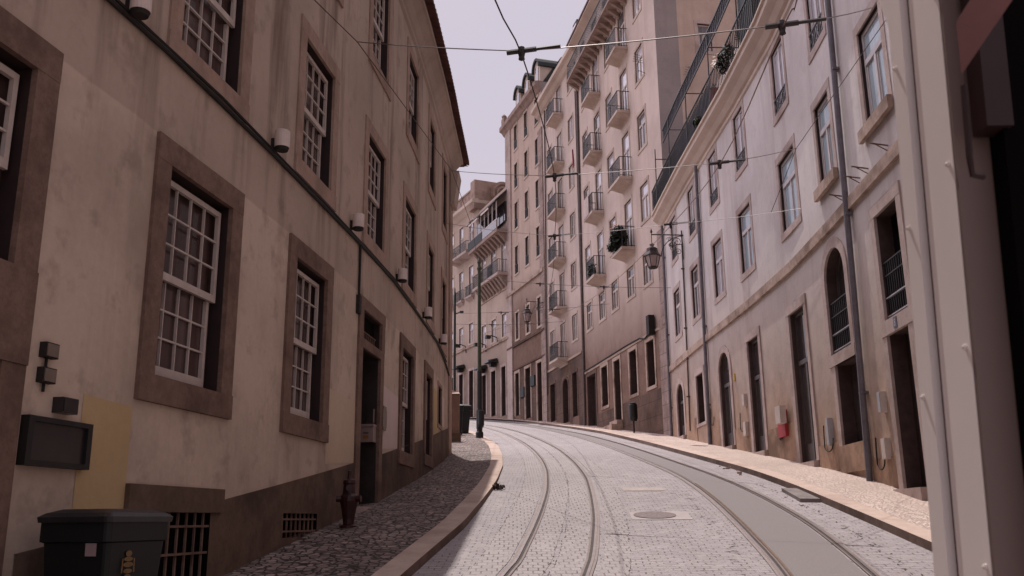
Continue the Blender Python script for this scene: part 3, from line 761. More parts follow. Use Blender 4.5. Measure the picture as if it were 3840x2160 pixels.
for (u, z), lb in list(zip(lamp_u, ll))[1:]: 
    c = copy_tree(e0, FL.P(u, z, .13), lb)
mb = MB(); 
rod(mb, FL, [(-2, 6.60, .03), (4.2, 6.65, .03), (5.2, 6.66, .035), (6.3, 6.64, .03), (7.7, 6.61, .035), (9.9, 6.59, .03), (11.5, 6.61, .03), (14, 6.64, .035), (17.1, 6.63, .03), (20.6, 6.66, .03), (22.6, 6.5, .03), (24.2, 6.2, .03)], .026, 6)
rod(mb, FL, [(-2, 6.66, .045), (4.2, 6.70, .04), (6.3, 6.70, .045), (9.9, 6.64, .04), (14, 6.69, .04), (20.6, 6.70, .04), (22.8, 6.56, .04)], .017, 5)
wc = build('wall_cable', mb, M['cable_black']); setp(wc, 'thick black cable bundle running along the left wall below the upper windows', 'cable')
mb = MB(); rod(mb, FL, [(11.53, 6.6, .03), (11.53, 5.56, .03)], .022, 6); fbox(mb, FL, 11.47, 11.59, 5.45, 5.75, .0, .06); build('drop', mb, M['cable_black'], wc)
nb = empty('notice_board', FL.P(4.15, 2.82, .05), 'black framed notice board on the left wall above the bin', 'notice board')
mb = MB()
for a, b, c, d in ((3.77, 4.54, 2.96, 3.0), (3.77, 4.54, 2.64, 2.68), (3.77, 3.83, 2.68, 2.96), (4.48, 4.54, 2.68, 2.96)): fbox(mb, FL, a, b, c, d, 0, .07)
build('frame', mb, M['board_frame'], nb); mb = MB(); fbox(mb, FL, 3.83, 4.48, 2.68, 2.96, 0, .045); build('panel', mb, M['board_face'], nb)
def small_box(name, u0, u1, z0, z1, d, mat, label, cat, F=FL, extra=None):
    e = empty(name, F.P((u0+u1)/2, (z0+z1)/2, 0), label, cat)
    mb = MB(); fbox(mb, F, u0, u1, z0, z1, 0, d); build('case', mb, mat, e)
    mb = MB(); fbox(mb, F, u0+.01, u1-.01, z0+.01, z1-.01, d, d+.008); build('cover', mb, extra or mat, e); return e
small_box('junction_box', 4.10, 4.29, 3.05, 3.17, .09, M['board_face'], 'small dark junction box directly above the notice board', 'junction box')
for z, lb in ((3.50, 'upper of two small entry devices beside the left doorway'), (3.31, 'lower of two small entry devices beside the left doorway')):
    e = small_box('entry_device', 3.88, 4.03, z-.055, z+.06, .06, M['cable_black'], lb, 'doorbell', extra=M['bronze'])
    e['group'] = 'entry devices by the left doorway'
    mb = MB(); rod(mb, FL, [(3.95, z-.05, .02), (3.95, z-.12, .02)], .012, 5); build('conduit', mb, M['cable_black'], e)
# letter box and intercom on the far jamb of the door, facing downhill
e = empty('letter_box', FL.P(13.0, 3.66, -.14), 'grey metal letter box with orange sticker inside the left doorway', 'letter box')
mb = MB(); fbox(mb, FL, 12.86, 13.07, 3.53, 3.78, -.27, -.02); fbox(mb, FL, 12.84, 13.07, 3.785, 3.83, -.275, -.015); build('case', mb, M['letter'], e)
mb = MB(); fbox(mb, FL, 12.853, 12.859, 3.67, 3.685, -.19, -.10); build('slot', mb, M['board_frame'], e)
mb = MB(); fbox(mb, FL, 12.853, 12.859, 3.585, 3.64, -.19, -.10); build('sticker', mb, M['orange'], e)
e = empty('intercom', FL.P(13.04, 3.95, -.12), 'dark intercom panel above the letter box in the doorway', 'intercom')
mb = MB(); fbox(mb, FL, 13.02, 13.07, 3.86, 4.10, -.20, -.05); build('panel', mb, M['door_dark'], e)
mb = MB(); fbox(mb, FL, 13.0, 13.018, 3.86, 4.10, -.065, -.045); build('edge', mb, M['letter'], e)
e = empty('wall_plaque', FL.P(13.42, 3.98, .02), 'rounded bronze plaque on the wall right of the left door', 'plaque')
mb = MB(); fbox(mb, FL, 13.27, 13.60, 3.83, 4.13, .036, .05); fbox(mb, FL, 13.31, 13.56, 3.77, 3.83, .036, .05); fbox(mb, FL, 13.31, 13.56, 4.13, 4.19, .036, .05); build('plate', mb, M['bronze'], e)

# ------------------------------------------------------------------ right building (grey-white, curved)
S = 1.35
FR = Shift(Facade([(S*4.20, -3)]+[(S*a, S*b) for a, b in [(4.36, 7.5), (4.40, 9.0), (4.47, 10.3), (4.60, 12.6), (4.69, 14.8), (4.66, 17.55), (4.58, 19.7), (4.50, 21.9), (4.455, 24.2), (4.42, 26.47)]], 'R'), 0)
FR = Shift(FR.F, FR.F.c[1])
BR = empty('townhouse', (6.2, 24, 3.6), 'curved grey-white townhouse on the right with shop doors and a railed roof terrace', 'building')
UR = 24.62
rr2 = [(3.2, 4.2, 11.48, 13.08), (6.2, 7.15, 11.48, 13.08), (9.2, 10.2, 11.45, 13.06), (12.98, 13.92, 11.48, 13.1), (15.97, 16.86, 11.47, 13.08), (18.95, 19.82, 11.47, 13.06), (22.1, 23.0, 11.5, 13.08), (.1, 1.1, 11.48, 13.08), (-3, -2, 11.48, 13.08)]
rr1 = [(3.33, 4.42, 8.62, 10.36), (6.36, 7.34, 8.60, 10.30), (9.04, 10.36, 8.60, 10.30), (12.97, 14.12, 8.61, 10.32), (16.0, 17.0, 8.64, 10.31), (19.0, 20.04, 8.65, 10.33), (22.1, 23.18, 8.66, 10.33), (.2, 1.3, 8.62, 10.36), (-3, -2, 8.62, 10.36)]
rdoor = [dict(o=(3.50, 4.54, 5.28, 7.05), st='void', g='void', sill=.24, nm='window'), dict(o=(3.58, 4.54, 2.62, 5.05), st='void', g='door_dark', sill=0, head=.0, nm='door'),
 dict(o=(6.40, 7.66, 5.25, 7.25), arch=6.72, st='case', g='shop_glass', sill=.22, nm='window'), dict(o=(6.18, 7.50, 3.51, 5.03), st='void', g='shop_glass', sill=.0, head=.0, nm='shop_window'),
 dict(o=(9.32, 10.48, 3.35, 6.68), st='door', g='shop_glass', sill=0, nm='door'), dict(o=(13.1, 14.14, 3.84, 6.76), st='door', g='shop_glass', sill=0, nm='door'),
 dict(o=(16.02, 17.18, 4.19, 6.92), arch=6.42, st='door', g='shop_glass', sill=0, nm='door'), dict(o=(19.17, 20.19, 5.19, 6.76), st='void', g='shop_glass', sill=.1, nm='shop_window'),
 dict(o=(22.36, 23.58, 5.04, 6.92), arch=6.45, st='door', g='shop_glass', sill=0, nm='door')]
holes = rr2+rr1+[d['o'] for d in rdoor]
mb = MB(); wall(mb, FR, -10, UR, lambda u: -1, lambda u: 13.3, holes)
for d in rdoor:
    if 'arch' in d: spandrel(mb, FR, d['o'][0], d['o'][1], d['arch'], d['o'][3])
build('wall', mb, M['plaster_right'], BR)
for i, o in enumerate(rr2):
    w = opening(FR, BR, 'window', o, .17, .10, M['limestone'], M['maroon'], 'case', M['glass_white'] if i > 0 else M['glass_blue'], M['grey_wood'], .012)
    mb = MB(); u0, u1, z0, _ = o
    fbox(mb, FR, u0, u1, z0+.36, z0+.39, -.01, .02); fbox(mb, FR, u0, u1, z0+.04, z0+.06, -.01, .015)
    for k in range(8): u = u0+(u1-u0)*(k+.5)/8; fbox(mb, FR, u-.01, u+.01, z0, z0+.36, 0, .015)
    for k in range(4):
        a = u0+(u1-u0)*k/4; b = u0+(u1-u0)*(k+1)/4
        mb.quad(FR.P(a, z0+.08, .018), FR.P(a+.02, z0+.08, .018), FR.P(b, z0+.34, .018), FR.P(b-.02, z0+.34, .018)); mb.quad(FR.P(b, z0+.08, .02), FR.P(b-.02, z0+.08, .02), FR.P(a, z0+.34, .02), FR.P(a+.02, z0+.34, .02))
    build('window_rail', mb, M['iron'], w)
for i, o in enumerate(rr1):
    opening(FR, BR, 'window', o, .17, .12, M['limestone'], M['maroon'], 'transom', M['glass_blue'] if i in (0, 1, 2, 3, 7) else (M['glass_grey'] if i in (5, 6) else M['glass_white']), M['grey_wood'], .012)
for o in rr1[:2]:
    mb = MB(); fbox(mb, FR, o[0]-.2, o[1]+.2, o[2]-.22, o[2]-.004, .03, .11); build('sill', mb, M['limestone_rough'], BR)
for d in rdoor:
    opening(FR, BR, d['nm'], d['o'], .2, .26 if d['st'] != 'door' else .16, M['limestone'], M['dark_reveal'], d['st'], M[d['g']], M['door_grey'], .03, head=d.get('head'), sill=d['sill'], arch=d.get('arch'))
# half open leaf, transom void and inner lining of the nearest doorway; window grilles of the two upper lights
mb = MB(); fbox(mb, FR, 3.62, 4.06, 2.66, 4.72, -.26, -.22); build('door_leaf', mb, M['glass_grey'], BR)
mb = MB(); fbox(mb, FR, 3.58, 4.30, 4.74, 4.95, -.29, -.25); build('door_transom', mb, M['plaster_right'], BR)
for u0, u1, z0, zs in ((3.50, 4.54, 5.30, (5.32, 5.62, 6.0, 6.22)), (6.40, 7.66, 5.27, (5.30, 5.62, 5.98, 6.25))):
    mb = MB()
    for z in zs: fbox(mb, FR, u0, u1, z, z+.022, -.06, -.03)
    for k in range(11): u = u0+(u1-u0)*(k+.5)/11; fbox(mb, FR, u-.008, u+.008, z0, zs[-1], -.055, -.035)
    build('balcony_rail', mb, M['iron'], BR)
    mb = MB()
    for z in zs[:2]:
        for k in range(22): u = u0+(u1-u0)*(k+.5)/22; fbox(mb, FR, u-.014, u+.014, z+.022, z+.045, -.055, -.03)
    build('rail_beads', mb, M['tile_mark'], BR)
mb = MB(); fbox(mb, FR, -10, UR, 7.58, 7.80, -.01, .075, True); build('string_course', mb, M['limestone_rough'], BR)
for a, b, t in ((4.76, 6.0, 3.15), (7.72, 9.10, 3.62), (10.70, 12.88, 4.30), (14.36, 15.80, 4.62), (17.40, 18.95, 5.05), (20.42, 22.14, 5.45), (23.80, UR, 5.7), (1, 3.34, 3.0)):
    mb = MB(); fbox(mb, FR, a, b, -.5, t, -.01, .022, True); build('plinth', mb, M['plinth_right'], BR)
for d, w in ((rdoor[1], .16), (rdoor[4], .12), (rdoor[5], .1), (rdoor[6], .12), (rdoor[8], .12)):
    o = d['o']; mb = MB(); fbox(mb, FR, o[0]-.1, o[1]+.1, o[2]-.5, o[2]-.003, -.28, w); build('doorstep', mb, M['limestone'], BR)
mb = MB(); fbox(mb, FR, 6.0, 7.70, 3.0, 3.507, -.01, .05); build('shop_window_base', mb, M['plinth_right'], BR)
mb = MB(); fprofile(mb, FR, -10, UR+.02, [(0, 13.2), (.05, 13.24), (.05, 13.34), (.12, 13.38), (.22, 13.52), (.34, 13.62), (.38, 13.66), (.38, 13.80), (.44, 13.82), (.44, 13.88), (0, 13.88)]); build('cornice', mb, M['cornice'], BR)
for pts, mt, r in (([(5.45, 13.2, .09), (5.5, 11.7, .09), (5.75, 6.1, .09), (5.97, 2.5, .09)], 'pipe_grey', .055), ([(18.12, 13.7, .08), (18.3, 9.3, .08), (18.55, 4.4, .08)], 'pipe_grey', .055), ([(24.37, 13.6, .08), (24.55, 7.5, .08), (24.66, 5.0, .08)], 'pipe_grey', .055), ([(21.02, 11.6, .04), (21.1, 9.8, .04), (21.25, 7.4, .04), (21.45, 5.1, .04)], 'pipe_brown', .028)):
    mb = MB(); rod(mb, FR, pts, r, 10)
    for (a, za, da), (b, zb_, db) in zip(pts, pts[1:]):
        n = max(1, int((za-zb_)/2.2))
        for k in range(n): t = (k+.5)/n; u = a+(b-a)*t; z = za+(zb_-za)*t; fbox(mb, FR, u-r*1.35, u+r*1.35, z-.02, z+.02, 0, .1+r*.5)
    build('downpipe', mb, M[mt], BR)
# roof terrace: floor, attic wall, two levels of railing
mb = MB(); wall(mb, FR, -10, UR, lambda u: 13.8, lambda u: 17.2, [], -1.3); us = FR.breaks(-10, UR)
for a, b in zip(us, us[1:]): mb.quad(FR.P(a, 17.2, -1.3), FR.P(b, 17.2, -1.3), FR.P(b, 17.2, -9), FR.P(a, 17.2, -9)); mb.quad(FR.P(a, 13.87, 0), FR.P(b, 13.87, 0), FR.P(b, 13.87, -9), FR.P(a, 13.87, -9))
for u in (-10, UR):
    mb.quad(FR.P(u, -1, 0), FR.P(u, 13.87, 0), FR.P(u, 13.87, -9), FR.P(u, -1, -9)); mb.quad(FR.P(u, 13.87, -1.3), FR.P(u, 17.2, -1.3), FR.P(u, 17.2, -9), FR.P(u, 13.87, -9))
build('attic', mb, M['plaster_pale'], BR)
mb = MB(); railing(mb, FR, -8, UR-.05, 13.89, .95, .38, .16, 0, 0, .008); tr = build('terrace_railing', mb, M['iron'], BR)
mb = MB(); us = FR.breaks(15.0, UR-.05)
for a, b in zip(us, us[1:]): mb.quad(FR.P(a, 13.95, .33), FR.P(b, 13.95, .33), FR.P(b, 14.75, .33), FR.P(a, 14.75, .33))
build('railing_net', mb, M['net'], tr)
mb = MB()
for u in (-2, 1.5, 5, 8.3, 11.6, 14.85, 17.9, 20.8, 23.6):
    rod(mb, FR, [(u, 13.9, .36), (u-.12, 16.2, .36)], .022, 5); rod(mb, FR, [(u-.12, 15.78, .36), (u-.12, 15.78, -1.3)], .022, 5)
build('pergola_post', mb, M['iron'], BR)
mb = MB(); fbox(mb, FR, -8, 21.8, 16.22, 16.27, .34, .38, True); fbox(mb, FR, -8, 21.8, 15.74, 15.78, .34, .38, True)
for k in range(150): u = -8+k*.2; fbox(mb, FR, u-.008, u+.008, 15.78, 16.22, .352, .368) if u < 21.8 else None
ur = build('upper_railing', mb, M['iron'], BR)
mb = MB(); us = FR.breaks(-8, 21.8)
for a, b in zip(us, us[1:]): mb.quad(FR.P(a, 15.8, .345), FR.P(b, 15.8, .345), FR.P(b, 16.2, .345), FR.P(a, 16.2, .345))
build('railing_net', mb, M['net'], ur)
mb = MB(); fbox(mb, FR, 10.35, 11.6, 13.9, 16.1, .02, .3); 
build('terrace_shutter', mb, M['slate'], BR)
mb = MB(); rod(mb, FR, [(15.8, 13.95, -1.2), (15.8, 16.4, -1.2)], .07, 8); rod(mb, FR, [(22.0, 13.9, -1.2), (22.0, 16.2, -1.2)], .07, 8); build('downpipe', mb, M['pipe_grey'], BR)
for u0, u1, z0, z1 in ((12.6, 13.6, 14.0, 16.0), (18.9, 19.8, 14.0, 16.0)):
    mb = MB(); fbox(mb, FR, u0, u1, z0, z1, -1.29, -1.26); w = build('attic_door', mb, M['grey_wood'], BR)
# terrace things
def plant(name, F, u, z, d, rad, n, size, mat, label, cat='plant', pot=None, flowers=None):
    p = F.P(u, z, d); e = empty(name, p, label, cat)
    mb = MB(); mb.leaves(p, rad, n, size); build('foliage', mb, M[mat], e)
    if pot:
        mb = MB(); mb.lathe([(.0, 0), (pot*.75, 0), (pot, pot*1.5), (0, pot*1.5)], (p[0], p[1], p[2]-rad[2]-pot*1.2), 12); build('pot', mb, M['terracotta'], e)
    if flowers:
        mb = MB(); mb.leaves((p[0]+flowers[1][0], p[1]+flowers[1][1], p[2]+flowers[1][2]), [r*.55 for r in rad], flowers[2], size*.8); build('flowers', mb, M[flowers[0]], e)
    return e
plant('terrace_plant', FR, 12.95, 14.45, .36, (.22, .65, .32), 500, .07, 'leaf_dark', 'dark bushy plant hanging on the terrace railing, right of centre', flowers=('flower_white', (-.15, .5, .25), 40))
plant('terrace_plant', FR, 16.3, 14.1, .40, (.14, .25, .16), 120, .06, 'leaf', 'small pale flowering plant at the foot of the terrace railing', flowers=('flower_white', (0, 0, .1), 30))
plant('terrace_plant', FR, 12.1, 14.7, .2, (.12, .16, .16), 90, .05, 'leaf', 'small potted plant with blue flowers behind the terrace railing', flowers=('flower_blue', (0, 0, .08), 50))
e = empty('planter_box', FR.P(15.7, 14.25, .2), 'long red planter box behind the terrace railing', 'planter')
mb = MB(); fbox(mb, FR, 14.75, 16.5, 14.1, 14.5, .12, .31, True); build('trough', mb, M['red_box'], e); mb = MB()
for k in range(8): mb.leaves(FR.P(14.9+k*.2, 14.58, .2), (.1, .12, .12), 30, .05)
build('foliage', mb, M['leaf_dark'], e)
# boxes on the right wall
def rbox(*a, **k): return small_box(*a, F=FR, **k)
rbox('meter_box', 4.95, 5.10, 3.86, 4.20, .10, M['box_white'], 'narrow white meter box left of the nearest right doorway, upper one', 'meter box', extra=M['box_grey'])
rbox('meter_box', 4.98, 5.18, 3.11, 3.45, .09, M['box_white'], 'white meter box low on the wall by the nearest right doorway', 'meter box')
rbox('utility_cabinet', 8.06, 8.22, 3.56, 4.10, .10, M['box_grey'], 'tall grey utility box left of the shop window', 'utility box')
rbox('meter_box', 14.54, 14.74, 5.12, 5.44, .08, M['box_white'], 'white meter box left of the second shop door, upper one', 'meter box')
rbox('meter_box', 14.55, 14.80, 4.33, 4.70, .09, M['box_white'], 'rounded white meter box low by the second shop door', 'meter box')
e = empty('red_box', FR.P(11.4, 4.3, 0), 'red panel with a white box on it beside the tall shop door', 'red box')
mb = MB(); fbox(mb, FR, 11.15, 11.72, 4.02, 4.62, .024, .10); build('panel', mb, M['red_paint'], e)
mb = MB(); fbox(mb, FR, 11.0, 11.38, 4.30, 4.70, .10, .24); build('cover', mb, M['box_white'], e)
mb = MB(); rod(mb, FR, [(11.7, 4.3, .05), (11.85, 4.12, .05), (11.75, 3.98, .05), (11.6, 4.02, .05)], .02, 5); build('cable_loop', mb, M['cable_black'], e)
def ring_mark(mb, F, u, z, ru, rz, d, t=.012, n=14):
    for i in range(n):
        a, b = 2*PI*i/n, 2*PI*(i+1)/n
        mb.quad(F.P(u+(ru-t)*math.cos(a), z+(rz-t)*math.sin(a), d), F.P(u+ru*math.cos(a), z+rz*math.sin(a), d), F.P(u+ru*math.cos(b), z+rz*math.sin(b), d), F.P(u+(ru-t)*math.cos(b), z+(rz-t)*math.sin(b), d))
for u, z, lb, marks in ((9.87, 6.81, 'small blue house number tile over the tall shop door', ((0, 0, .035, .055),)), (4.05, 5.165, 'small blue house number tile over the nearest right doorway', ((0, .03, .03, .028), (0, -.025, .035, .03)))):
    e = empty('number_tile', FR.P(u, z, .03), lb, 'number tile')
    mb = MB(); fbox(mb, FR, u-.075, u+.075, z-.085, z+.085, .03, .05); build('tile', mb, M['tile_blue'], e)
    mb = MB(); [ring_mark(mb, FR, u+a, z+b, c, d, .053) for a, b, c, d in marks]; build('numeral', mb, M['tile_mark'], e)
mb = MB(); fbox(mb, FR, 15.50, 15.64, 5.94, 6.13, .0, .03); setp(build('wall_sticker', mb, M['yellow']), 'small yellow sign beside the arched shop door', 'sign')
for u0, u1, z, lb in ((8.0, 8.6, 3.5, 'black cable loop under the grey utility box'), (5.2, 5.6, 3.0, 'black cable loop beside the downpipe by the nearest doorway'), (18.0, 18.4, 5.0, 'black cable loop at the foot of the middle downpipe'), (14.7, 15.2, 4.5, 'black cable loop by the low rounded meter box')):
    mb = MB(); q = (u1-u0)/2; rod(mb, FR, [(u1, z+.5, .03), (u1, z+.3, .04)]+[((u0+u1)/2+q*math.cos(t), z+.12-.16*math.sin(t), .05) for t in [PI*i/8 for i in range(1, 8)]]+[(u0, z+.2, .04)], .012, 6)
    setp(build('cable_loop', mb, M['cable_black']), lb, 'cable', 'cable loops on the right wall')
for u in (3.6, 4.6, 6.0, 5.05):
    mb = MB(); rod(mb, FR, [(u, 7.95, 0), (u, 8.0, .28)], .014, 5); rod(mb, FR, [(u, 7.85, 0), (u, 7.98, .2)], .01, 5); build('wall_hook', mb, M['rust'], BR)

# ------------------------------------------------------------------ middle and far buildings
def line(th, D):
    t = math.radians(th); n = (math.cos(t), math.sin(t)); h = (-math.sin(t), math.cos(t))
    return Facade([(n[0]*D+h[0]*30, n[1]*D+h[1]*30), (n[0]*D+h[0]*90, n[1]*D+h[1]*90)], 'R')
FA, FB_, FC, FD, FE = line(10.25, 12.231), line(13, 14.447), line(17.75, 18.844), line(21, 22.16), line(24.75, 26.355)
# --- A: cream block with iron balconies
A = empty('apartment_block', FA.P(10, 6, 0), 'tall cream apartment block with five window columns and iron balconies', 'building')
ua0, ua1 = 3.22, 16.50
cols = [(4.90, 5.95), (7.25, 8.28), (9.75, 10.75), (11.97, 13.0), (14.40, 15.40)]
rows = [(11.76, 13.09), (14.54, 16.15), (17.79, 19.40), (20.96, 22.52), (24.12, 25.67)]
wins = []
for ri, (z0, z1) in enumerate(rows):
    for ci, (a, b) in enumerate(cols):
        bal = ci in (1, 3) and 0 < ri
        wins.append((a+.06*(4-ri), b+.06*(4-ri), z0-(.75 if bal else 0), z1, ri, ci, bal))
att = [(a, b, 26.0, 27.9) for a, b in cols]
gf = [(14.32, 15.98, 6.65, 9.35), (12.20, 13.28, 7.49, 9.40), (10.12, 11.12, 6.56, 9.35), (7.66, 8.70, 7.45, 9.36), (5.30, 6.28, 7.46, 9.34)]
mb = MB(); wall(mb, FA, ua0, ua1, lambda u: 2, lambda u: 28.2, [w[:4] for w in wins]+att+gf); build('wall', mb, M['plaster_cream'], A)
for (a, b, z0, z1, ri, ci, bal) in wins:
    g = M['glass_white'] if random.random() < .72 and ri > 0 else M['glass_grey']
    opening(FA, A, 'window', (a, b, z0, z1), .14, .10, M['limestone_cream'], M['dark_reveal'], 'transom', g, M['white_wood'], .02, sill=0 if bal else .14)
    if bal: balcony(FA, A, a-.28, b+.28, z0, .62, .95, ornate=2)
for o in att: opening(FA, A, 'window', o, .12, .18, M['limestone_cream'], M['dark_reveal'], 'transom', M['glass_grey'], M['white_wood'], .02, sill=0)
for i, o in enumerate(gf): opening(FA, A, 'door' if i in (0, 2) else 'window', o, .16, .3, M['plinth_brown'] if i == 0 else M['limestone_rough'], M['dark_reveal'], 'void', M['void'] if i else M['door_dark'], M['door_dark'], .03, sill=0 if i in (0, 2) else .14)
mb = MB(); fbox(mb, FA, ua0, ua1, 9.56, 9.66, -.01, .05); build('string_course', mb, M['limestone_rough'], A)
mb = MB()
hs = [(o[0]-.02, o[1]+.02, o[2]-.2, 99) for o in gf]
wall(mb, FA, ua0, ua1, lambda u: 2, lambda u: 7.24, hs, .018); build('plinth', mb, M['plinth_brown'], A)
mb = MB(); fbox(mb, FA, 3.22, 4.55, 2, 9.9, -.01, .05); fbox(mb, FA, 3.22, 4.2, 9.9, 13.5, -.01, .05); build('quoin', mb, M['quoin'], A)
mb = MB(); fbox(mb, FA, 10.0, 11.3, 5.6, 6.35, -.1, .55); fbox(mb, FA, 10.05, 11.25, 6.35, 6.55, -.1, .28); build('doorstep', mb, M['limestone_rough'], A)
mb = MB(); rod(mb, FA, [(16.05, 26, .07), (16.3, 15, .07), (16.5, 6.5, .07)], .07, 8); build('downpipe', mb, M['pipe_brown'], A)
mb = MB(); fprofile(mb, FA, ua0, ua1, [(0, 25.72), (.06, 25.74), (.12, 25.8), (.12, 25.86), (0, 25.86)]); build('cornice', mb, M['cornice'], A)
mb = MB(); fbox(mb, FA, 4.2, 15.9, 25.86, 25.98, 0, .72)
for k in range(20): u = 4.5+k*.6; mb.hexa([FA.P(u-.09, 25.45, 0), FA.P(u+.09, 25.45, 0), FA.P(u+.09, 25.55, .1), FA.P(u-.09, 25.55, .1), FA.P(u-.09, 25.86, 0), FA.P(u+.09, 25.86, 0), FA.P(u+.09, 25.86, .62), FA.P(u-.09, 25.86, .62)])
lb_ = build('long_balcony', mb, M['cornice_dirty'], A)
mb = MB(); railing(mb, FA, 4.25, 15.85, 25.98, .95, .66, .2, 0, 3); build('railing', mb, M['iron'], lb_)
mb = MB(); fprofile(mb, FA, ua0-.1, ua1+.1, [(0, 28.1), (.2, 28.25), (.45, 28.4), (.45, 28.5), (0, 28.5)]); build('eaves', mb, M['cornice'], A)
mb = MB(); mb.hexa([FA.P(ua0-.1, 28.5, .5), FA.P(ua1+.1, 28.5, .5), FA.P(ua1+.1, 28.5, -9), FA.P(ua0-.1, 28.5, -9), FA.P(ua0-.1, 28.62, .5), FA.P(ua1+.1, 28.62, .5), FA.P(ua1+.1, 31, -5), FA.P(ua0-.1, 31, -5)]); build('roof', mb, M['tile_roof'], A)
mb = MB(); mb.quad(FA.P(ua0, 2, 0), FA.P(ua0, 28.5, 0), FA.P(ua0, 28.5, -1.0), FA.P(ua0, 2, -1.0)); build('grey_end_wall', mb, M['plaster_grey'], A)
mb = MB()
FEn = Facade([FA.P(ua0, 0, -1.0)[:2], FA.P(ua0, 0, -10)[:2]], 'L')
ew = (.88, 1.50, 21.3, 22.58)
wall(mb, FEn, 0, 9, lambda u: 2, lambda u: 28.5, [ew]); build('end_wall', mb, M['plaster_brown'], A)
opening(FEn, A, 'window', ew, .14, .15, M['limestone'], M['dark_reveal'], 'transom', M['glass_grey'], M['white_wood'], .02)
mb = MB(); mb.quad(FA.P(ua1, 2, 0), FA.P(ua1, 28.5, 0), FA.P(ua1, 28.5, -9), FA.P(ua1, 2, -9)); build('party_wall', mb, M['plaster_grey'], A)
def antenna(F, u, z, d, label):
    p = F.P(u, z, d); mb = MB(); mb.tube([(p[0], p[1], p[2]), (p[0], p[1], p[2]+.9)], .015, 5)
    for k in range(4): mb.tube([(p[0]-.25+.03*k, p[1]-.1, p[2]+.5+k*.11), (p[0]+.25-.03*k, p[1]+.1, p[2]+.5+k*.11)], .009, 4)
    mb.tube([F.P(u, z, 0), (p[0], p[1], p[2]+.1)], .012, 4)
    setp(build('antenna', mb, M['wire_dark']), label, 'antenna')
antenna(FEn, .3, 19.5, .25, 'thin television antenna on the bare end wall of the cream block')
antenna(FA, 4.75, 20.9, .3, 'small antenna by the rightmost upper window of the cream block')
mb = MB(); p = [FA.P(15.30, 21.65, .66), FA.P(15.0, 21.6, .66), FA.P(14.95, 20.6, .62), FA.P(15.2, 20.5, .66)]
mb.poly(p); mb.poly([FA.P(15.28, 21.65, .62), FA.P(15.05, 21.6, .7), FA.P(15.0, 20.75, .66), FA.P(15.22, 20.55, .6)])
setp(build('hanging_cloth', mb, M['cloth_red']), 'dark red cloth hanging by a balcony of the cream block', 'cloth')
mb = MB(); n = 12
u0, u1 = 12.35, 13.25
for i in range(n): a, b = u0+(u1-u0)*i/n, u0+(u1-u0)*(i+1)/n; w = lambda k: .645+.03*math.sin(k*1.9); mb.quad(FA.P(a, 17.0, w(i)), FA.P(b, 17.0, w(i+1)), FA.P(b, 18.02, w(i+1)*.985), FA.P(a, 18.02, w(i)*.985))
setp(build('laundry_sheet', mb, M['cloth_white']), 'pale laundry sheet hung over an iron balcony railing', 'laundry')
e = plant('balcony_plant', FA, 7.9, 14.35, .52, (.38, .62, .58), 1500, .10, 'leaf_dark', 'large dark bushy plant overflowing a balcony of the cream block', flowers=('flower_orange', (-.1, .2, .5), 60))
mb = MB(); mb.leaves(FA.P(8.75, 14.25, .6), (.2, .35, .22), 250, .09); build('trailing_foliage', mb, M['leaf_dark'], e)
plant('balcony_plant', FA, 12.7, 14.15, .48, (.2, .5, .38), 420, .08, 'leaf_dark', 'smaller dark plant behind the railing of the lowest left balcony of the cream block')
mb = MB(); rod(mb, FA, [(16.4, 9.72, .06), (14.4, 9.70, .06), (9, 9.70, .06), (7, 9.66, .06), (6.2, 9.5, .08), (5.7, 9.62, .09), (5.35, 10.2, .09)], .035, 6); fbox(mb, FA, 4.98, 5.32, 9.45, 10.25, .05, .3)
setp(build('wall_cable', mb, M['cable_black']), 'black cable with junction box over the ground floor of the cream block', 'cable')
# --- A2
B2 = empty('apartment_block', FB_.P(20, 7, 0), 'narrow cream apartment block with a single column of iron balconies', 'building')
ub0, ub1 = 16.2, 24.4
c2 = [(16.62, 17.55), (18.95, 19.92), (21.2, 22.15)]
r2 = [(11.74, 13.13), (14.66, 16.06), (17.54, 18.93), (20.46, 21.82), (23.35, 24.70), (26.4, 27.8)]
wins = []
for ri, (z0, z1) in enumerate(r2):
    for ci, (a, b) in enumerate(c2):
        s = .11*(5-ri)*.55; bal = ci == 1
        wins.append((a+s, b+s, z0-(.75 if bal else 0), z1, ri, ci, bal))
gf = [(21.62, 22.66, 7.8, 9.97), (18.95, 20.02, 7.45, 9.9), (17.22, 18.1, 7.6, 9.97)]
mb = MB(); wall(mb, FB_, ub0, ub1, lambda u: 3, lambda u: 28.3, [w[:4] for w in wins]+gf); build('wall', mb, M['plaster_pale'], B2)
for (a, b, z0, z1, ri, ci, bal) in wins:
    g = M['glass_white'] if random.random() < .6 and ri > 1 else M['glass_grey']
    opening(FB_, B2, 'window', (a, b, z0, z1), .12, .10, M['limestone_cream'], M['dark_reveal'], 'four', g, M['white_wood'], .02, sill=0 if bal else .12)
    if bal: balcony(FB_, B2, a-.42, b+.42, z0, .62, .92, ornate=3 if ri > 1 else 1)
for i, o in enumerate(gf): opening(FB_, B2, 'door' if i == 1 else 'window', o, .15, .3, M['plinth_brown'], M['dark_reveal'], 'void', M['void'], M['door_dark'], .03, sill=0, arch=9.5 if i == 1 else None)
mb = MB(); spandrel(mb, FB_, gf[1][0], gf[1][1], 9.5, 9.9); build('arch_head', mb, M['plinth_brown'], B2)
mb = MB(); fbox(mb, FB_, ub0, 23.3, 10.78, 10.9, -.01, .06); build('string_course', mb, M['limestone_rough'], B2)
mb = MB(); wall(mb, FB_, ub0, 23.3, lambda u: 3, lambda u: 10.78, [(o[0]-.16, o[1]+.16, o[2]-1, o[3]+.16) for o in gf], .012); build('plinth', mb, M['plinth_brown'], B2)
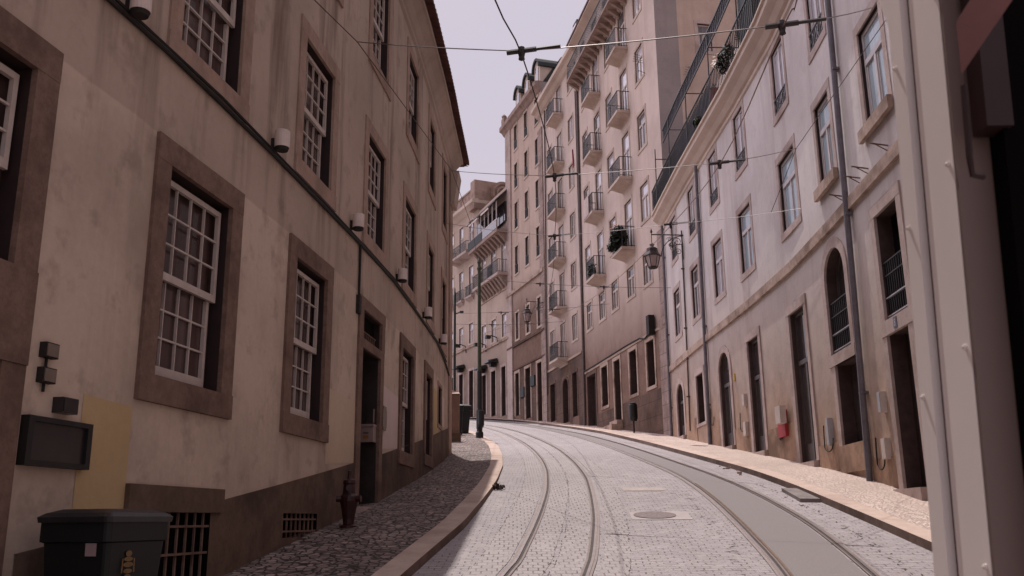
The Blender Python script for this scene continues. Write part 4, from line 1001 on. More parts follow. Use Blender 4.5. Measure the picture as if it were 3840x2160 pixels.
mb = MB(); fbox(mb, FB_, 23.35, 24.4, 3, 26.9, -.01, .07); build('quoin', mb, M['quoin'], B2)
mb = MB(); rod(mb, FB_, [(22.5, 27.6, .07), (23.2, 9.5, .07)], .05, 6); build('downpipe', mb, M['pipe_brown'], B2)
mb = MB(); fprofile(mb, FB_, 15.4, 24.3, [(0, 27.7), (.15, 27.8), (.3, 28.0), (.5, 28.1), (.5, 28.35), (0, 28.35)]); build('cornice', mb, M['cornice'], B2)
mb = MB(); back_block(mb, FB_, ub0, ub1, 3, 28.3, 9); build('party_wall', mb, M['plaster_grey'], B2)
for u0, u1, z1, d in ((16.3, 17.1, 30.6, -.3), (17.6, 18.5, 30.2, -.5), (19.2, 20.1, 29.8, -.4)):
    mb = MB(); fbox(mb, FB_, u0, u1, 28.3, z1, d-1, d); s = build('skylight', mb, M['slate'], B2)
    mb = MB(); fbox(mb, FB_, u0+.1, u1-.1, 28.6, z1-.2, d, d+.02); build('pane', mb, M['glass_white'], s)
mb = MB(); fbox(mb, FB_, 18.6, 19.1, 28.3, 30.0, -1, -.4); build('chimney', mb, M['terracotta'], B2)
# --- B
B3 = empty('apartment_block', FC.P(26, 8, 0), 'narrow brown six-storey block with dark mansard dormers', 'building')
uc0, uc1 = 22.2, 29.9
c3 = [(22.74, 23.48), (25.0, 25.72), (27.26, 27.98)]
r3 = [(14.0, 15.83), (18.55, 20.48), (21.79, 23.64), (24.74, 26.53), (27.6, 29.4)]
wins = [(a+.03*(4-ri), b+.03*(4-ri), z0, z1, ri) for ri, (z0, z1) in enumerate(r3) for a, b in c3]
gf = [(27.5, 28.3, 8.9, 11.72), (25.15, 26.2, 8.5, 11.72), (22.98, 23.85, 8.1, 11.71)]
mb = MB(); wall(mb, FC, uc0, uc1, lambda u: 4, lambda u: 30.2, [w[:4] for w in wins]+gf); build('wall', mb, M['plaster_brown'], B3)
for (a, b, z0, z1, ri) in wins:
    w = opening(FC, B3, 'window', (a, b, z0, z1), .13, .18, M['limestone_cream'], M['dark_reveal'], 'case', M['glass_white'] if (ri == 0 or random.random() < .25) else M['glass_dark'], M['white_wood'], .03)
    if ri > 0:
        mb = MB(); fbox(mb, FC, a, b, z0+.62, z0+.66, -.02, .015)
        for k in range(7): u = a+(b-a)*(k+.5)/7; fbox(mb, FC, u-.014, u+.014, z0, z0+.62, -.015, .01)
        build('window_rail', mb, M['iron'], w)
for i, o in enumerate(gf): opening(FC, B3, 'door', o, .18, .35, M['limestone_rough'], M['dark_reveal'], 'void', M['void'] if i != 1 else M['pole_dark'], M['door_dark'], .04, sill=0)
for i, (a, b, z) in enumerate(((24.2, 25.0, 10.75), (26.3, 27.1, 10.3))): mb = MB(); fbox(mb, FC, a, b, z-.35, z+.3, 0, .12); build('shop_sign', mb, M['slate'], B3)
mb = MB(); fbox(mb, FC, uc0, uc1, 17.28, 17.50, -.01, .14); build('string_course', mb, M['limestone_rough'], B3)
mb = MB(); fbox(mb, FC, uc0, uc1, 13.55, 13.68, -.01, .1); fbox(mb, FC, uc0, uc1, 11.95, 12.05, -.01, .08); build('string_course', mb, M['plinth_brown'], B3)
mb = MB(); wall(mb, FC, uc0, 28.7, lambda u: 4, lambda u: 11.95, [(o[0]-.19, o[1]+.19, o[2]-1, o[3]+.19) for o in gf], .015); build('plinth', mb, M['plinth_brown'], B3)
mb = MB(); fbox(mb, FC, 28.75, 29.9, 4, 30, -.02, .09); build('corner_pilaster', mb, M['limestone'], B3)
mb = MB(); fprofile(mb, FC, uc0, uc1+.3, [(0, 29.5), (.12, 29.6), (.25, 29.8), (.42, 29.9), (.42, 30.2), (0, 30.25)]); build('cornice', mb, M['cornice_dirty'], B3)
mb = MB(); mb.hexa([FC.P(uc0, 30.2, -.15), FC.P(uc1, 30.2, -.15), FC.P(uc1, 30.2, -9), FC.P(uc0, 30.2, -9), FC.P(uc0, 32.2, -1.5), FC.P(uc1, 32.2, -1.5), FC.P(uc1, 32.2, -8), FC.P(uc0, 32.2, -8)]); build('roof', mb, M['slate'], B3)
mb = MB(); back_block(mb, FC, uc0, uc1, 4, 30.2, 9); build('party_wall', mb, M['plaster_grey'], B3)
for u in (22.8, 24.9, 26.9):
    mb = MB(); n = 8; w = .55
    fbox(mb, FC, u-w, u+w, 30.25, 31.35, -1.6, .02)
    d = build('dormer', mb, M['limestone_cream'], B3); mb = MB()
    for i in range(n):
        a, b = PI*i/n, PI*(i+1)/n
        mb.hexa([FC.P(u-r_*math.cos(t), 31.3+z_*math.sin(t), dd) for dd in (-1.8, .18) for t, r_, z_ in ((a, w+.02, .62), (b, w+.02, .62), (b, w+.17, .78), (a, w+.17, .78))])
    build('dormer_hood', mb, M['slate'], d)
    mb = MB(); mb.poly([FC.P(u-w*math.cos(PI*i/10), 31.3+.62*math.sin(PI*i/10), .03) for i in range(11)]); build('dormer_tympanum', mb, M['limestone_cream'], d)
    mb = MB(); fbox(mb, FC, u-.28, u+.28, 30.45, 31.5, .03, .05); build('dormer_window', mb, M['glass_grey'], d)
mb = MB(); fbox(mb, FC, 29.3, 29.9, 30.25, 30.75, .1, .35); mb.lathe([(.0, 0), (.14, 0), (.2, .15), (.08, .3), (0, .34)], FC.P(29.6, 30.75, .22), 10); build('finial_urn', mb, M['cornice_dirty'], B3)
# --- C2 (right part of the far house): corbelled balcony and glazed loggia
B4 = empty('townhouse', FD.P(31.5, 9, 0), 'far cream townhouse with dark glazed loggia over a corbelled iron balcony', 'building')
ud0, ud1 = 28.4, 34.9
cc = [(28.85, 29.77), (31.0, 31.95), (33.15, 34.15)]
wr2 = [(a, b, 19.15, 22.03) for a, b in cc]; wr1 = [(a, b, 14.70, 16.32) for a, b in cc]; gf = [(29.1, 29.95, 9.2, 12.6), (31.15, 32.1, 9.4, 12.6), (33.2, 34.1, 9.7, 12.6)]
mb = MB(); wall(mb, FD, ud0, ud1, lambda u: 5, lambda u: 25.6, wr1+wr2+gf); build('wall', mb, M['plaster_far'], B4)
for o in wr2+wr1: opening(FD, B4, 'window', o, .15, .12, M['limestone_cream'], M['dark_reveal'], 'transom', M['glass_white'], M['white_wood'], .02, sill=0 if o in wr2 else .12)
for i, o in enumerate(gf): opening(FD, B4, 'door', o, .2, .3, M['limestone'], M['dark_reveal'], 'void', M['void'] if i else M['door_dark'], M['door_dark'], .03, sill=0)
b = balcony(FD, B4, 28.45, 34.0, 19.12, .8, .95, M['limestone'], 1, .2, .14, False)
mb = MB()
for k in range(9): 
    u = 28.7+k*.62; mb.hexa([FD.P(u-.14, 18.1, 0), FD.P(u+.14, 18.1, 0), FD.P(u+.14, 18.2, .12), FD.P(u-.14, 18.2, .12), FD.P(u-.14, 18.92, 0), FD.P(u+.14, 18.92, 0), FD.P(u+.14, 18.92, .68), FD.P(u-.14, 18.92, .68)])
build('corbel', mb, M['cornice_dirty'], b)
mb = MB()
for u0 in (29.95, 32.1): fbox(mb, FD, u0, u0+.9, 19.2, 20.0, .68, .72)
build('balcony_screen', mb, M['net'], b)
mb = MB(); fbox(mb, FD, 28.45, 34.85, 22.05, 22.25, 0, .85); fbox(mb, FD, 28.45, 34.85, 22.25, 22.95, .78, .84); 
for k in range(9): u = 28.7+k*.7; mb.hexa([FD.P(u-.14, 21.35, 0), FD.P(u+.14, 21.35, 0), FD.P(u+.14, 21.45, .1), FD.P(u-.14, 21.45, .1), FD.P(u-.14, 22.05, 0), FD.P(u+.14, 22.05, 0), FD.P(u+.14, 22.05, .7), FD.P(u-.14, 22.05, .7)])
lg = build('loggia', mb, M['cornice_dirty'], B4)
mb = MB(); fbox(mb, FD, 31.6, 34.85, 22.3, 22.98, .845, .87); build('loggia_screen', mb, M['slate'], lg)
mb = MB(); fbox(mb, FD, 28.5, 31.5, 22.32, 22.9, .845, .86); build('loggia_panel', mb, M['glass_grey'], lg)
mb = MB(); fbox(mb, FD, 28.45, 34.8, 22.95, 24.4, .1, .2); build('loggia_glazing', mb, M['glass_dark'], lg)
mb = MB()
for k in range(8): u = 28.6+k*.86; fbox(mb, FD, u-.03, u+.03, 22.95, 24.4, .76, .82)
fbox(mb, FD, 28.45, 34.85, 22.95, 23.03, .76, .84); build('loggia_frame', mb, M['grey_wood'], lg)
mb = MB(); mb.hexa([FD.P(28.4, 24.3, .95), FD.P(34.9, 24.3, .95), FD.P(34.9, 25.5, -.3), FD.P(28.4, 25.5, -.3), FD.P(28.4, 24.42, .95), FD.P(34.9, 24.42, .95), FD.P(34.9, 25.65, -.3), FD.P(28.4, 25.65, -.3)]); aw = build('awning', mb, M['awning'], B4)
mb = MB(); fbox(mb, FD, 29.9, 31.6, 24.16, 24.3, .93, .96); fbox(mb, FD, 32.4, 34.6, 24.16, 24.3, .93, .96); build('valance', mb, M['cloth_white'], aw)
mb = MB(); fbox(mb, FD, ud0, ud1, 14.38, 14.52, -.01, .1); fbox(mb, FD, ud0, ud1, 18.0, 18.1, -.01, .06); build('string_course', mb, M['limestone_rough'], B4)
mb = MB(); fbox(mb, FD, 34.45, 34.95, 5, 25, -.02, .08); build('corner_pilaster', mb, M['limestone_cream'], B4)
mb = MB(); back_block(mb, FD, ud0, ud1, 5, 25.6, 9); build('party_wall', mb, M['plaster_grey'], B4)
for u, z in ((29.6, 13.3), (31.9, 13.1), (33.6, 12.9)):
    pass
# --- C1 (left part): parapet with volute, upper balcony
B5 = empty('townhouse', FE.P(36, 9, 0), 'far cream townhouse with carved parapet and scroll, partly behind the left wall', 'building')
ue0, ue1 = 33.3, 46
cc = [(34.35, 35.2), (36.45, 37.3), (38.6, 39.5), (40.8, 41.7), (43, 43.9)]
wr3 = [(a, b, 22.75, 25.4) for a, b in cc]; wr2 = [(a, b, 19.28, 21.65) for a, b in cc]; wr1 = [(a, b, 15.49, 17.06) for a, b in cc]; gf = [(a, b, 9.8, 13.35) for a, b in cc]
mb = MB(); wall(mb, FE, ue0, ue1, lambda u: 5, lambda u: 26.8, wr1+wr2+wr3+gf); build('wall', mb, M['plaster_far'], B5)
for o in wr1+wr2+wr3: opening(FE, B5, 'window', o, .14, .12, M['limestone_cream'], M['dark_reveal'], 'transom', M['glass_white'], M['white_wood'], .02, sill=0 if o in wr3 else .12)
for o in gf: opening(FE, B5, 'door', o, .2, .3, M['limestone'], M['dark_reveal'], 'void', M['door_dark'], M['door_dark'], .03, sill=0)
balcony(FE, B5, 34.05, 37.9, 22.7, .75, .8, M['limestone'], 1, .2, .14)
for a, b in cc[:3]:
    balcony(FE, B5, a-.25, b+.25, 19.2, .30, .85, M['limestone'], 2, .16, .12)
mb = MB(); fbox(mb, FE, ue0, ue1, 15.15, 15.28, -.01, .1); build('string_course', mb, M['limestone_rough'], B5)
mb = MB(); fprofile(mb, FE, ue0, ue1, [(0, 26.0), (.1, 26.1), (.3, 26.35), (.5, 26.5), (.5, 26.75), (0, 26.8)]); build('cornice', mb, M['cornice'], B5)
mb = MB(); fbox(mb, FE, 34.2, ue1, 26.75, 27.75, -.3, .12); fbox(mb, FE, 34.2, ue1, 27.75, 27.88, -.35, .2); pp = build('parapet', mb, M['volute'], B5)
mb = MB()
for k in range(5): u = 34.9+k*1.7; fbox(mb, FE, u, u+1.1, 26.95, 27.6, .12, .15)
build('parapet_panel', mb, M['cornice_dirty'], pp)
mb = MB(); fbox(mb, FE, 33.35, 34.2, 26.4, 28.35, -1.6, .3); fbox(mb, FE, 33.2, 34.3, 25.9, 26.4, -1.6, .42); build('corner_block', mb, M['volute'], B5)
mb = MB(); 
Pv = FE.P(33.3, 27.6, -1.9); 
mb.lathe([(0, 0)], (0, 0, 0), 3) if False else None
FV = Facade([FE.P(33.34, 0, .2)[:2], FE.P(33.34, 0, -6)[:2]], 'L')
for (ro, ri, dd) in ((1.05, 0, .0), (.95, .78, .1), (.62, .46, .12), (.3, 0, .14)):
    for i in range(20):
        a, b2 = 2*PI*i/20, 2*PI*(i+1)/20
        mb.hexa([FV.P(2.3+r_*math.cos(t), 27.4+r_*math.sin(t), d_) for d_ in (-.3, .16+dd) for t, r_ in ((a, ri), (b2, ri), (b2, ro), (a, ro))])
mb.hexa([FV.P(u, z, d_) for d_ in (-.3, .1) for u, z in ((2.3, 28.0), (6, 27.6), (6, 28.0), (2.3, 28.45))]); mb.hexa([FV.P(u, z, d_) for d_ in (-.3, .08) for u, z in ((1.0, 25), (6, 25), (6, 27.6), (1.0, 26.6))])
build('scroll_volute', mb, M['volute'], B5)
mb = MB(); back_block(mb, FE, ue0, ue1, 5, 26.7, 9); build('party_wall', mb, M['plaster_far'], B5)
# shop hoods and floodlights on the far houses
k = 0
for F, u, z, lb in ((FE, 36.4, 13.75, 'black hooded lamp over the leftmost far door'), (FD, 33.3, 13.0, 'black hooded lamp over the far door right of the green pole'), (FD, 31.0, 13.1, 'black hooded lamp over the far door left of the brown block')):
    e = empty('hood_lamp', F.P(u, z, .3), lb, 'lamp', 'black hooded lamps over far doors')
    mb = MB(); mb.hexa([F.P(u-.55, z-.05, .05), F.P(u+.55, z-.05, .05), F.P(u+.55, z-.05, .8), F.P(u-.55, z-.05, .8), F.P(u-.3, z+.3, .05), F.P(u+.3, z+.3, .05), F.P(u+.35, z+.12, .75), F.P(u-.35, z+.12, .75)]); build('hood', mb, M['bin_black'], e)
    mb = MB(); fbox(mb, F, u-.2, u+.2, z-.3, z-.05, .1, .5); build('lamp_body', mb, M['iron'], e)
for F, u, z, lb in ((FE, 35.75, 15.4, 'small floodlight on the leftmost far facade sill band'), (FD, 33.1, 14.75, 'small floodlight beside the green pole on the far facade'), (FD, 30.6, 14.85, 'small floodlight right of the green pole on the far facade')):
    e = empty('floodlight', F.P(u, z, .5), lb, 'floodlight', 'floodlights on the far facades')
    mb = MB(); rod(mb, F, [(u, z-.5, .05), (u, z, .1), (u, z+.12, .5), (u, z, .8)], .04, 6); build('arm', mb, M['iron'], e)
    mb = MB(); fbox(mb, F, u-.18, u+.18, z-.12, z+.1, .6, .95); build('head', mb, M['iron'], e)

# ------------------------------------------------------------------ street furniture
def lantern(F, u, zt, zb, L_, label, k=1.0):
    e = empty('street_lantern', F.P(u, zt, 0), label, 'street lantern', 'black iron wall lanterns')
    n = F.nrm(u); P = lambda d, z, s=0: F.P(u+s, z, d)
    mb = MB(); mb.tube([P(.05, zt+.2), P(.05, zt-.85)], .025, 6); mb.tube([P(.0, zt+.03), P(L_, zt+.06)], .022, 6)
    arc = [P(L_*.72*math.cos(t), zt-.75+.75*math.sin(t)) for t in [PI/2*i/8 for i in range(9)]]
    mb.tube(arc, .016, 6)
    for cx, cz, r in ((.22, zt-.22, .17), (.2, zt-.58, .13), (.5, zt-.12, .09)):
        sp = [P(cx+r*(1-t/14)*math.cos(t*.75), cz+r*(1-t/14)*math.sin(t*.75)) for t in range(13)]
        mb.tube(sp, .012, 5)
    mb.tube([P(.05, zt-.3), P(.5, zt-.35)], .012, 5); mb.leaves(P(.4, zt-.35), (.13, .13, .16), 60, .05)
    build('bracket', mb, M['lamp_iron'], e)
    c = P(L_, zt); hgt = zt-zb
    mb = MB(); mb.tube([(c[0], c[1], zt+.25), (c[0], c[1], zt-.28)], .014, 6); mb.lathe([(0, .12), (.035, .12), (.04, .17), (.012, .26), (0, .3)], (c[0], c[1], zt), 8)
    t0 = zt-.27
    mb.lathe([(0, 0), (.05, 0), (.10, -.05), (.05, -.09), (.07, -.12), (.19, -.18), (.20, -.30), (.30, -.44), (.30, -.47), (.0, -.47)], (c[0], c[1], t0), 6)
    mb.lathe([(.15, 0), (.17, .04), (.17, .06), (.0, .06)], (c[0], c[1], zb), 6)
    for j in range(6):
        a = 2*PI*j/6; mb.tube([(c[0]+.27*math.cos(a), c[1]+.27*math.sin(a), t0-.46), (c[0]+.165*math.cos(a), c[1]+.165*math.sin(a), zb+.05)], .012, 4)
    build('lantern_frame', mb, M['lamp_iron'], e)
    mb = MB(); mb.lathe([(.255, t0-.47-zb), (.155, .06)], (c[0], c[1], zb), 6); build('glass', mb, M['lamp_glass'], e)
lantern(FR, 20.93, 11.86, 10.68, 1.12, 'large black iron street lantern on a scrolled bracket of the right building')
lantern(FB_, 23.7, 15.25, 13.98, 1.12, 'smaller looking black street lantern on the quoins farther up the street')

def cyl(mb, c, r, z0, z1, n=14): mb.lathe([(0, z0), (r, z0), (r, z1), (0, z1)], (c[0], c[1], 0), n)
# tram pole with cast base
pz = gz(36)+.06; PX, PY = -1.32, 36.0
e = empty('tram_pole', (PX, PY, pz), 'green cast iron tram pole with thick dark base at the left kerb', 'pole')
mb = MB(); mb.lathe([(.082, .9), (.075, 3.5), (.065, 7.0), (.0, 7.02)], (PX, PY, pz), 14); mb.lathe([(.07, 6.7), (.10, 6.8), (.05, 6.95), (.085, 7.05), (.03, 7.2), (0, 7.35)], (PX, PY, pz), 12); build('shaft', mb, M['pole_green'], e, smooth=False)
mb = MB(); mb.lathe([(.15, 0), (.15, .2), (.11, .25), (.11, .34), (.125, .36), (.125, 1.05), (.10, 1.15), (.095, 2.6), (.082, 2.65)], (PX, PY, pz), 14); build('base', mb, M['bin_black'], e)
e = empty('litter_bin', (PX+.05, PY-.15, pz), 'small black litter bin strapped to the green tram pole', 'litter bin')
mb = MB(); mb.lathe([(0, .38), (.10, .40), (.125, .5), (.125, 1.0), (0, 1.0)], (PX+.06, PY-.12, pz), 14); build('body', mb, M['bin_black'], e)
mb = MB(); mb.lathe([(.13, 1.0), (.135, 1.03), (.05, 1.07), (0, 1.07)], (PX+.06, PY-.12, pz), 14); build('rim', mb, M['bin_lid'], e)
z2 = gz(50)+.05
e = empty('tram_pole', (-3.19, 50, z2), 'distant dark green pole just past the left building corner', 'pole')
mb = MB(); mb.lathe([(.14, 0), (.13, 1.0), (.075, 1.1), (.06, 7.3), (.02, 7.7), (0, 7.75)], (-3.19, 50, z2), 12); build('shaft', mb, M['pole_dark'], e)
mb = MB(); mb.tube([(-3.19, 50, z2+6.2), (-2.9, 49.9, z2+6.3)], .04, 5); mb.box((-2.8, 49.9, z2+6.3), (.2, .12, .12)); build('clamp', mb, M['insulator'], e)
e = empty('litter_bin', (4.95, 38.2, gz(38.2)+.1), 'black litter bin on a thin post on the right pavement', 'litter bin')
zz = gz(38.2)+.1
mb = MB(); cyl(mb, (4.95, 38.2), .035, zz, zz+.55, 8); build('post', mb, M['bin_black'], e)
mb = MB(); mb.lathe([(0, .45), (.13, .47), (.18, .6), (.18, 1.12), (.16, 1.18), (0, 1.2)], (4.95, 38.2, zz), 16); build('body', mb, M['bin_black'], e)
mb = MB(); mb.lathe([(.10, 1.19), (.15, 1.215), (.08, 1.24), (0, 1.24)], (4.95, 38.2, zz), 16); build('lid', mb, M['bin_lid'], e)

def wheelie(c, sx, sy, h, rz, label, mats=('bin_green', 'bin_lid'), emblem=False, grp=None):
    e = empty('wheelie_bin', c, label, 'wheelie bin', grp)
    R = Matrix.Rotation(rz, 3, 'Z')
    def T(x, y, z): v = R @ Vector((x, y, 0)); return (c[0]+v.x, c[1]+v.y, c[2]+z)
    def ring(mb, levels, n=6):
        P = []
        for hx, hy, z in levels:
            r = min(hx, hy)*.14; loop = []
            for cx, cy, a0 in ((hx-r, hy-r, 0), (-hx+r, hy-r, PI/2), (-hx+r, -hy+r, PI), (hx-r, -hy+r, 1.5*PI)):
                for k in range(4): a = a0+PI/2*k/3; loop.append(T(cx+r*math.cos(a), cy+r*math.sin(a), z))
            i = len(mb.v); mb.v += loop; P.append((i, len(loop)))
        for (a, m), (b, _) in zip(P, P[1:]):
            for j in range(m): mb.f.append((a+j, a+(j+1) % m, b+(j+1) % m, b+j))
        mb.f.append(tuple(P[0][0]+j for j in reversed(range(P[0][1])))); mb.f.append(tuple(P[-1][0]+j for j in range(P[-1][1])))
    mb = MB(); ring(mb, [(sx*.40, sy*.36, .06), (sx*.47, sy*.46, h*.80), (sx*.50, sy*.50, h*.81), (sx*.50, sy*.50, h*.93), (sx*.48, sy*.48, h*.94)]); build('body', mb, M[mats[0]], e)
    mb = MB(); ring(mb, [(sx*.52, sy*.53, h*.93), (sx*.53, sy*.54, h*.965), (sx*.47, sy*.48, h*.99), (sx*.34, sy*.36, h*1.015)]); 
    mb.tube([T(-sx*.3, sy*.55, h*.94), T(sx*.3, sy*.55, h*.94)], .02, 6); lid = build('lid', mb, M[mats[1]], e)
    for s in (-1, 1):
        mb = MB(); mb.tube([T(s*sx*.46-.03, sy*.42, .1), T(s*sx*.46+.03, sy*.42, .1)], .1, 14); build('wheel', mb, M['bin_black'], e)
    if emblem:
        mb = MB(); y = -sy*.468; x0 = -.02
        mb.poly([T(.10, y-.002, h*.72), T(.19, y-.002, h*.72), T(.19, y-.006, h*.80), T(.10, y-.006, h*.80)]); build('white_label', mb, M['sticker'], e)
        mb = MB(); x = sx*.475
        def ov(cy, cz, a, b, n=14): mb.poly([T(x+.003-.0*(k), cy+a*math.cos(2*PI*k/n), cz+b*math.sin(2*PI*k/n)) for k in range(n)])
        for cy, cz, a, b in ((.0, .73, .035, .022), (.0, .695, .05, .016), (.0, .66, .056, .018), (0, .62, .05, .016), (0, .585, .038, .018), (0, .55, .022, .02)): ov(cy-.10, h*cz, a, b)
        for s in (-1, 1): mb.quad(T(x+.004, s*.06-.1, h*.61), T(x+.004, s*.075-.1, h*.61), T(x+.004, s*.07-.1, h*.70), T(x+.004, s*.058-.1, h*.70))
        build('emblem', mb, M['gold'], e)
        mb = MB(); mb.poly([T(.12+.05*math.cos(2*PI*k/10), .02+.04*math.sin(2*PI*k/10), h*1.016) for k in range(10)]); build('lid_sticker', mb, M['magenta'], lid)
    return e
wheelie((-3.0, 7.0, gz(7.0)+.10), .58, .72, 1.09, math.radians(-14), 'dark green wheelie bin with gold emblem, nearest on the left pavement', emblem=True)
wheelie((-2.42, 38.5, gz(38.5)+.06), .62, .6, 1.25, .2, 'black wheelie bin beside the green tram pole, front of two', mats=('bin_black', 'bin_black'), grp='bins past the left corner')
wheelie((-2.35, 40.4, gz(40.2)+.06), .9, .6, 1.25, .3, 'black wheelie bin behind another, beside the green tram pole', mats=('bin_black', 'bin_lid'), grp='bins past the left corner')
# hydrant
hx, hy = -2.27, 12.98; hz0 = gz(hy)+.06
e = empty('fire_hydrant', (hx, hy, hz0), 'dark red cast iron fire hydrant against the left wall', 'fire hydrant')
mb = MB(); mb.lathe([(0, 0), (.12, 0), (.12, .03), (.075, .05), (.08, .12), (.10, .24), (.128, .36), (.128, .42), (.09, .46), (.082, .58), (.09, .60), (.085, .64), (.04, .66), (.03, .70), (.03, .77), (0, .78)], (hx, hy, hz0), 16); build('body', mb, M['hydrant'], e, smooth=False)
mb = MB(); mb.tube([(hx-.06, hy-.03, hz0+.39), (hx-.17, hy-.05, hz0+.39)], .045, 10); mb.tube([(hx+.06, hy-.03, hz0+.39), (hx+.17, hy-.05, hz0+.39)], .045, 10); mb.tube([(hx, hy-.06, hz0+.53), (hx+.01, hy-.115, hz0+.53)], .038, 10); build('outlet', mb, M['hydrant'], e)
# pier after the corner
px, py = -2.10, 33.0; z = gz(py)
e = empty('wall_pier', (px, py, z), 'low pink plastered wall pier with sloped cap past the left corner', 'wall')
mb = MB(); mb.hexa([(px-1.2, py-.18, z-.3), (px+.17, py-.18, z-.3), (px+.17, py+.2, z-.3), (px-1.2, py+.2, z-.3), (px-1.2, py-.18, z+1.75), (px+.17, py-.18, z+1.75), (px+.17, py+.2, z+1.75), (px-1.2, py+.2, z+1.75)]); build('shaft', mb, M['plaster_brown'], e)
mb = MB(); mb.hexa([(px-1.2, py-.22, z+1.75), (px+.2, py-.22, z+1.75), (px+.2, py+.24, z+1.75), (px-1.2, py+.24, z+1.75), (px-1.2, py-.22, z+2.25), (px+.14, py-.02, z+1.82), (px+.14, py+.04, z+1.82), (px-1.2, py+.24, z+2.25)]); build('cap', mb, M['kerb_pale'], e)
mb = MB(); mb.box((px+.05, py+.0, z+.1), (.34, .46, .5)); build('foot', mb, M['plinth_left'], e)

# ------------------------------------------------------------------ overhead wires
def wire(name, pts, r, mat, label, cat, group=None, ins=None, clamps=None):
    mb = MB(); mb.tube(pts, r, 5); o = build(name, mb, M[mat]); setp(o, label, cat, group)
    if clamps:
        for p, ax in clamps:
            v = Vector(ax).normalized(); q = Vector(p); mb = MB()
            mb.tube([q-v*.16, q-v*.02], .028, 7); mb.tube([q+v*.02, q+v*.16], .028, 7); mb.tube([q+v*.16, q+v*.42], .018, 6)
            mb.lathe([(0, .04), (.035, .04), (.045, 0), (.03, -.07), (.035, -.10), (0, -.12)], tuple(q), 8)
            build('wire_clamp', mb, M['insulator'], o)
    return o
c1 = [(-.55, 4.0, 6.28), (-.13, 7.45, 6.80), (.13, 8.9, 7.02), (.49, 12.1, 7.54), (.77, 15.2, 8.03), (.95, 18.5, 8.53), (1.07, 21.85, 9.01), (1.35, 30, 10.1), (1.3, 38, 11.1), (.4, 47, 12.3), (-1.6, 56, 13.5)]
c2 = [(1.9, 4, 6.3), (2.64, 7.55, 6.81), (2.71, 8.25, 6.92), (3.47, 14.35, 7.90), (3.72, 20.5, 8.84), (3.6, 30, 10.1), (2.9, 39, 11.2), (1.3, 48, 12.4), (-.6, 57, 13.6)]
wire('contact_wire', smooth_poly(c1, 4), .008, 'wire_dark', 'dark contact wire above the left tram track', 'overhead wire', 'tram contact wires')
wire('contact_wire', smooth_poly(c2, 4), .008, 'wire_copper', 'coppery contact wire above the right tram track', 'overhead wire', 'tram contact wires')
def sag(a, b, s=.06, n=6):
    a, b = Vector(a), Vector(b); return [tuple(a.lerp(b, i/n)+Vector((0, 0, -s*4*(i/n)*(1-i/n)))) for i in range(n+1)]
k1 = (.13, 8.9, 7.06); k2 = (2.71, 8.25, 6.96)
k3 = (.77, 15.2, 8.07); k4 = (3.47, 14.35, 7.94)
k5 = (1.07, 21.85, 9.05); k6 = (3.72, 20.5, 8.88)
# wall anchors and guy lines
gl = [(-2.6, 5.0, 7.25), (-2.47, 10.44, 8.65), (-2.23, 12.23, 9.05), (-1.5, 22.11, 10.9), (-1.31, 29.24, 11.71), (-1.32, 36, 12.0)]
wire('guy_wire', gl, .008, 'wire_dark', 'dark guy wire running up the street along the left wall', 'overhead wire', 'guy wires along the walls')
gr = [(5.5, 10.6, 9.0), (5.66, 12.49, 9.44), (5.95, 17.9, 9.66), (6.03, 20.31, 9.08)]
wire('guy_wire', gr, .007, 'wire_dark', 'thin guy wire running along the right wall between window rows', 'overhead wire', 'guy wires along the walls')
wire('span_wire', sag((-2.23, 12.23, 9.05), k1, .02)+sag(k1, k2, .02)[1:]+sag(k2, (5.68, 12.93, 9.93), 0.03)[1:], .0075, 'wire', 'thick span wire nearest the camera, crossing the street at the top', 'span wire', 'span wires across the street', clamps=[(k1, (1, -.25, 0)), (k2, (1, -.25, 0))])
wire('span_wire', sag((-1.5, 22.11, 10.9), k3, .03)+sag(k3, k4, .02)[1:]+sag(k4, (5.95, 17.9, 9.66), .03)[1:], .0065, 'wire', 'second span wire, ending at a right-hand window of the grey-white house', 'span wire', 'span wires across the street', clamps=[(k3, (1, -.3, 0)), (k4, (1, -.3, 0))])
wire('span_wire', sag((-1.93, 24.71, 10.37), k5, .05)+sag(k5, k6, .03)[1:]+sag(k6, (5.95, 17.94, 8.35), .03)[1:], .006, 'wire', 'third span wire, passing just above the large street lantern', 'span wire', 'span wires across the street', clamps=[(k5, (1, -.3, 0)), (k6, (1, -.3, 0))])
def far_span(a, b, lb, n=2):
    P = sag(a, b, .10); wire('span_wire', P, .009, 'wire_dark', lb, 'span wire', 'span wires across the street', clamps=[(P[2], (1, .2, 0)), (P[4], (1, .2, 0))][:n])
far_span((-1.32, 36, 11.7), (5.95, 33.5, 10.6), 'fourth span wire, from the green pole toward the lantern house')
far_span((-3.19, 50, 13.4), (4.6, 42.5, 12.1), 'fifth span wire, crossing low over the far bend')
far_span((-3.19, 50, 12.8), (2.9, 51.5, 13.2), 'last span wire, from the distant dark pole across the bend')

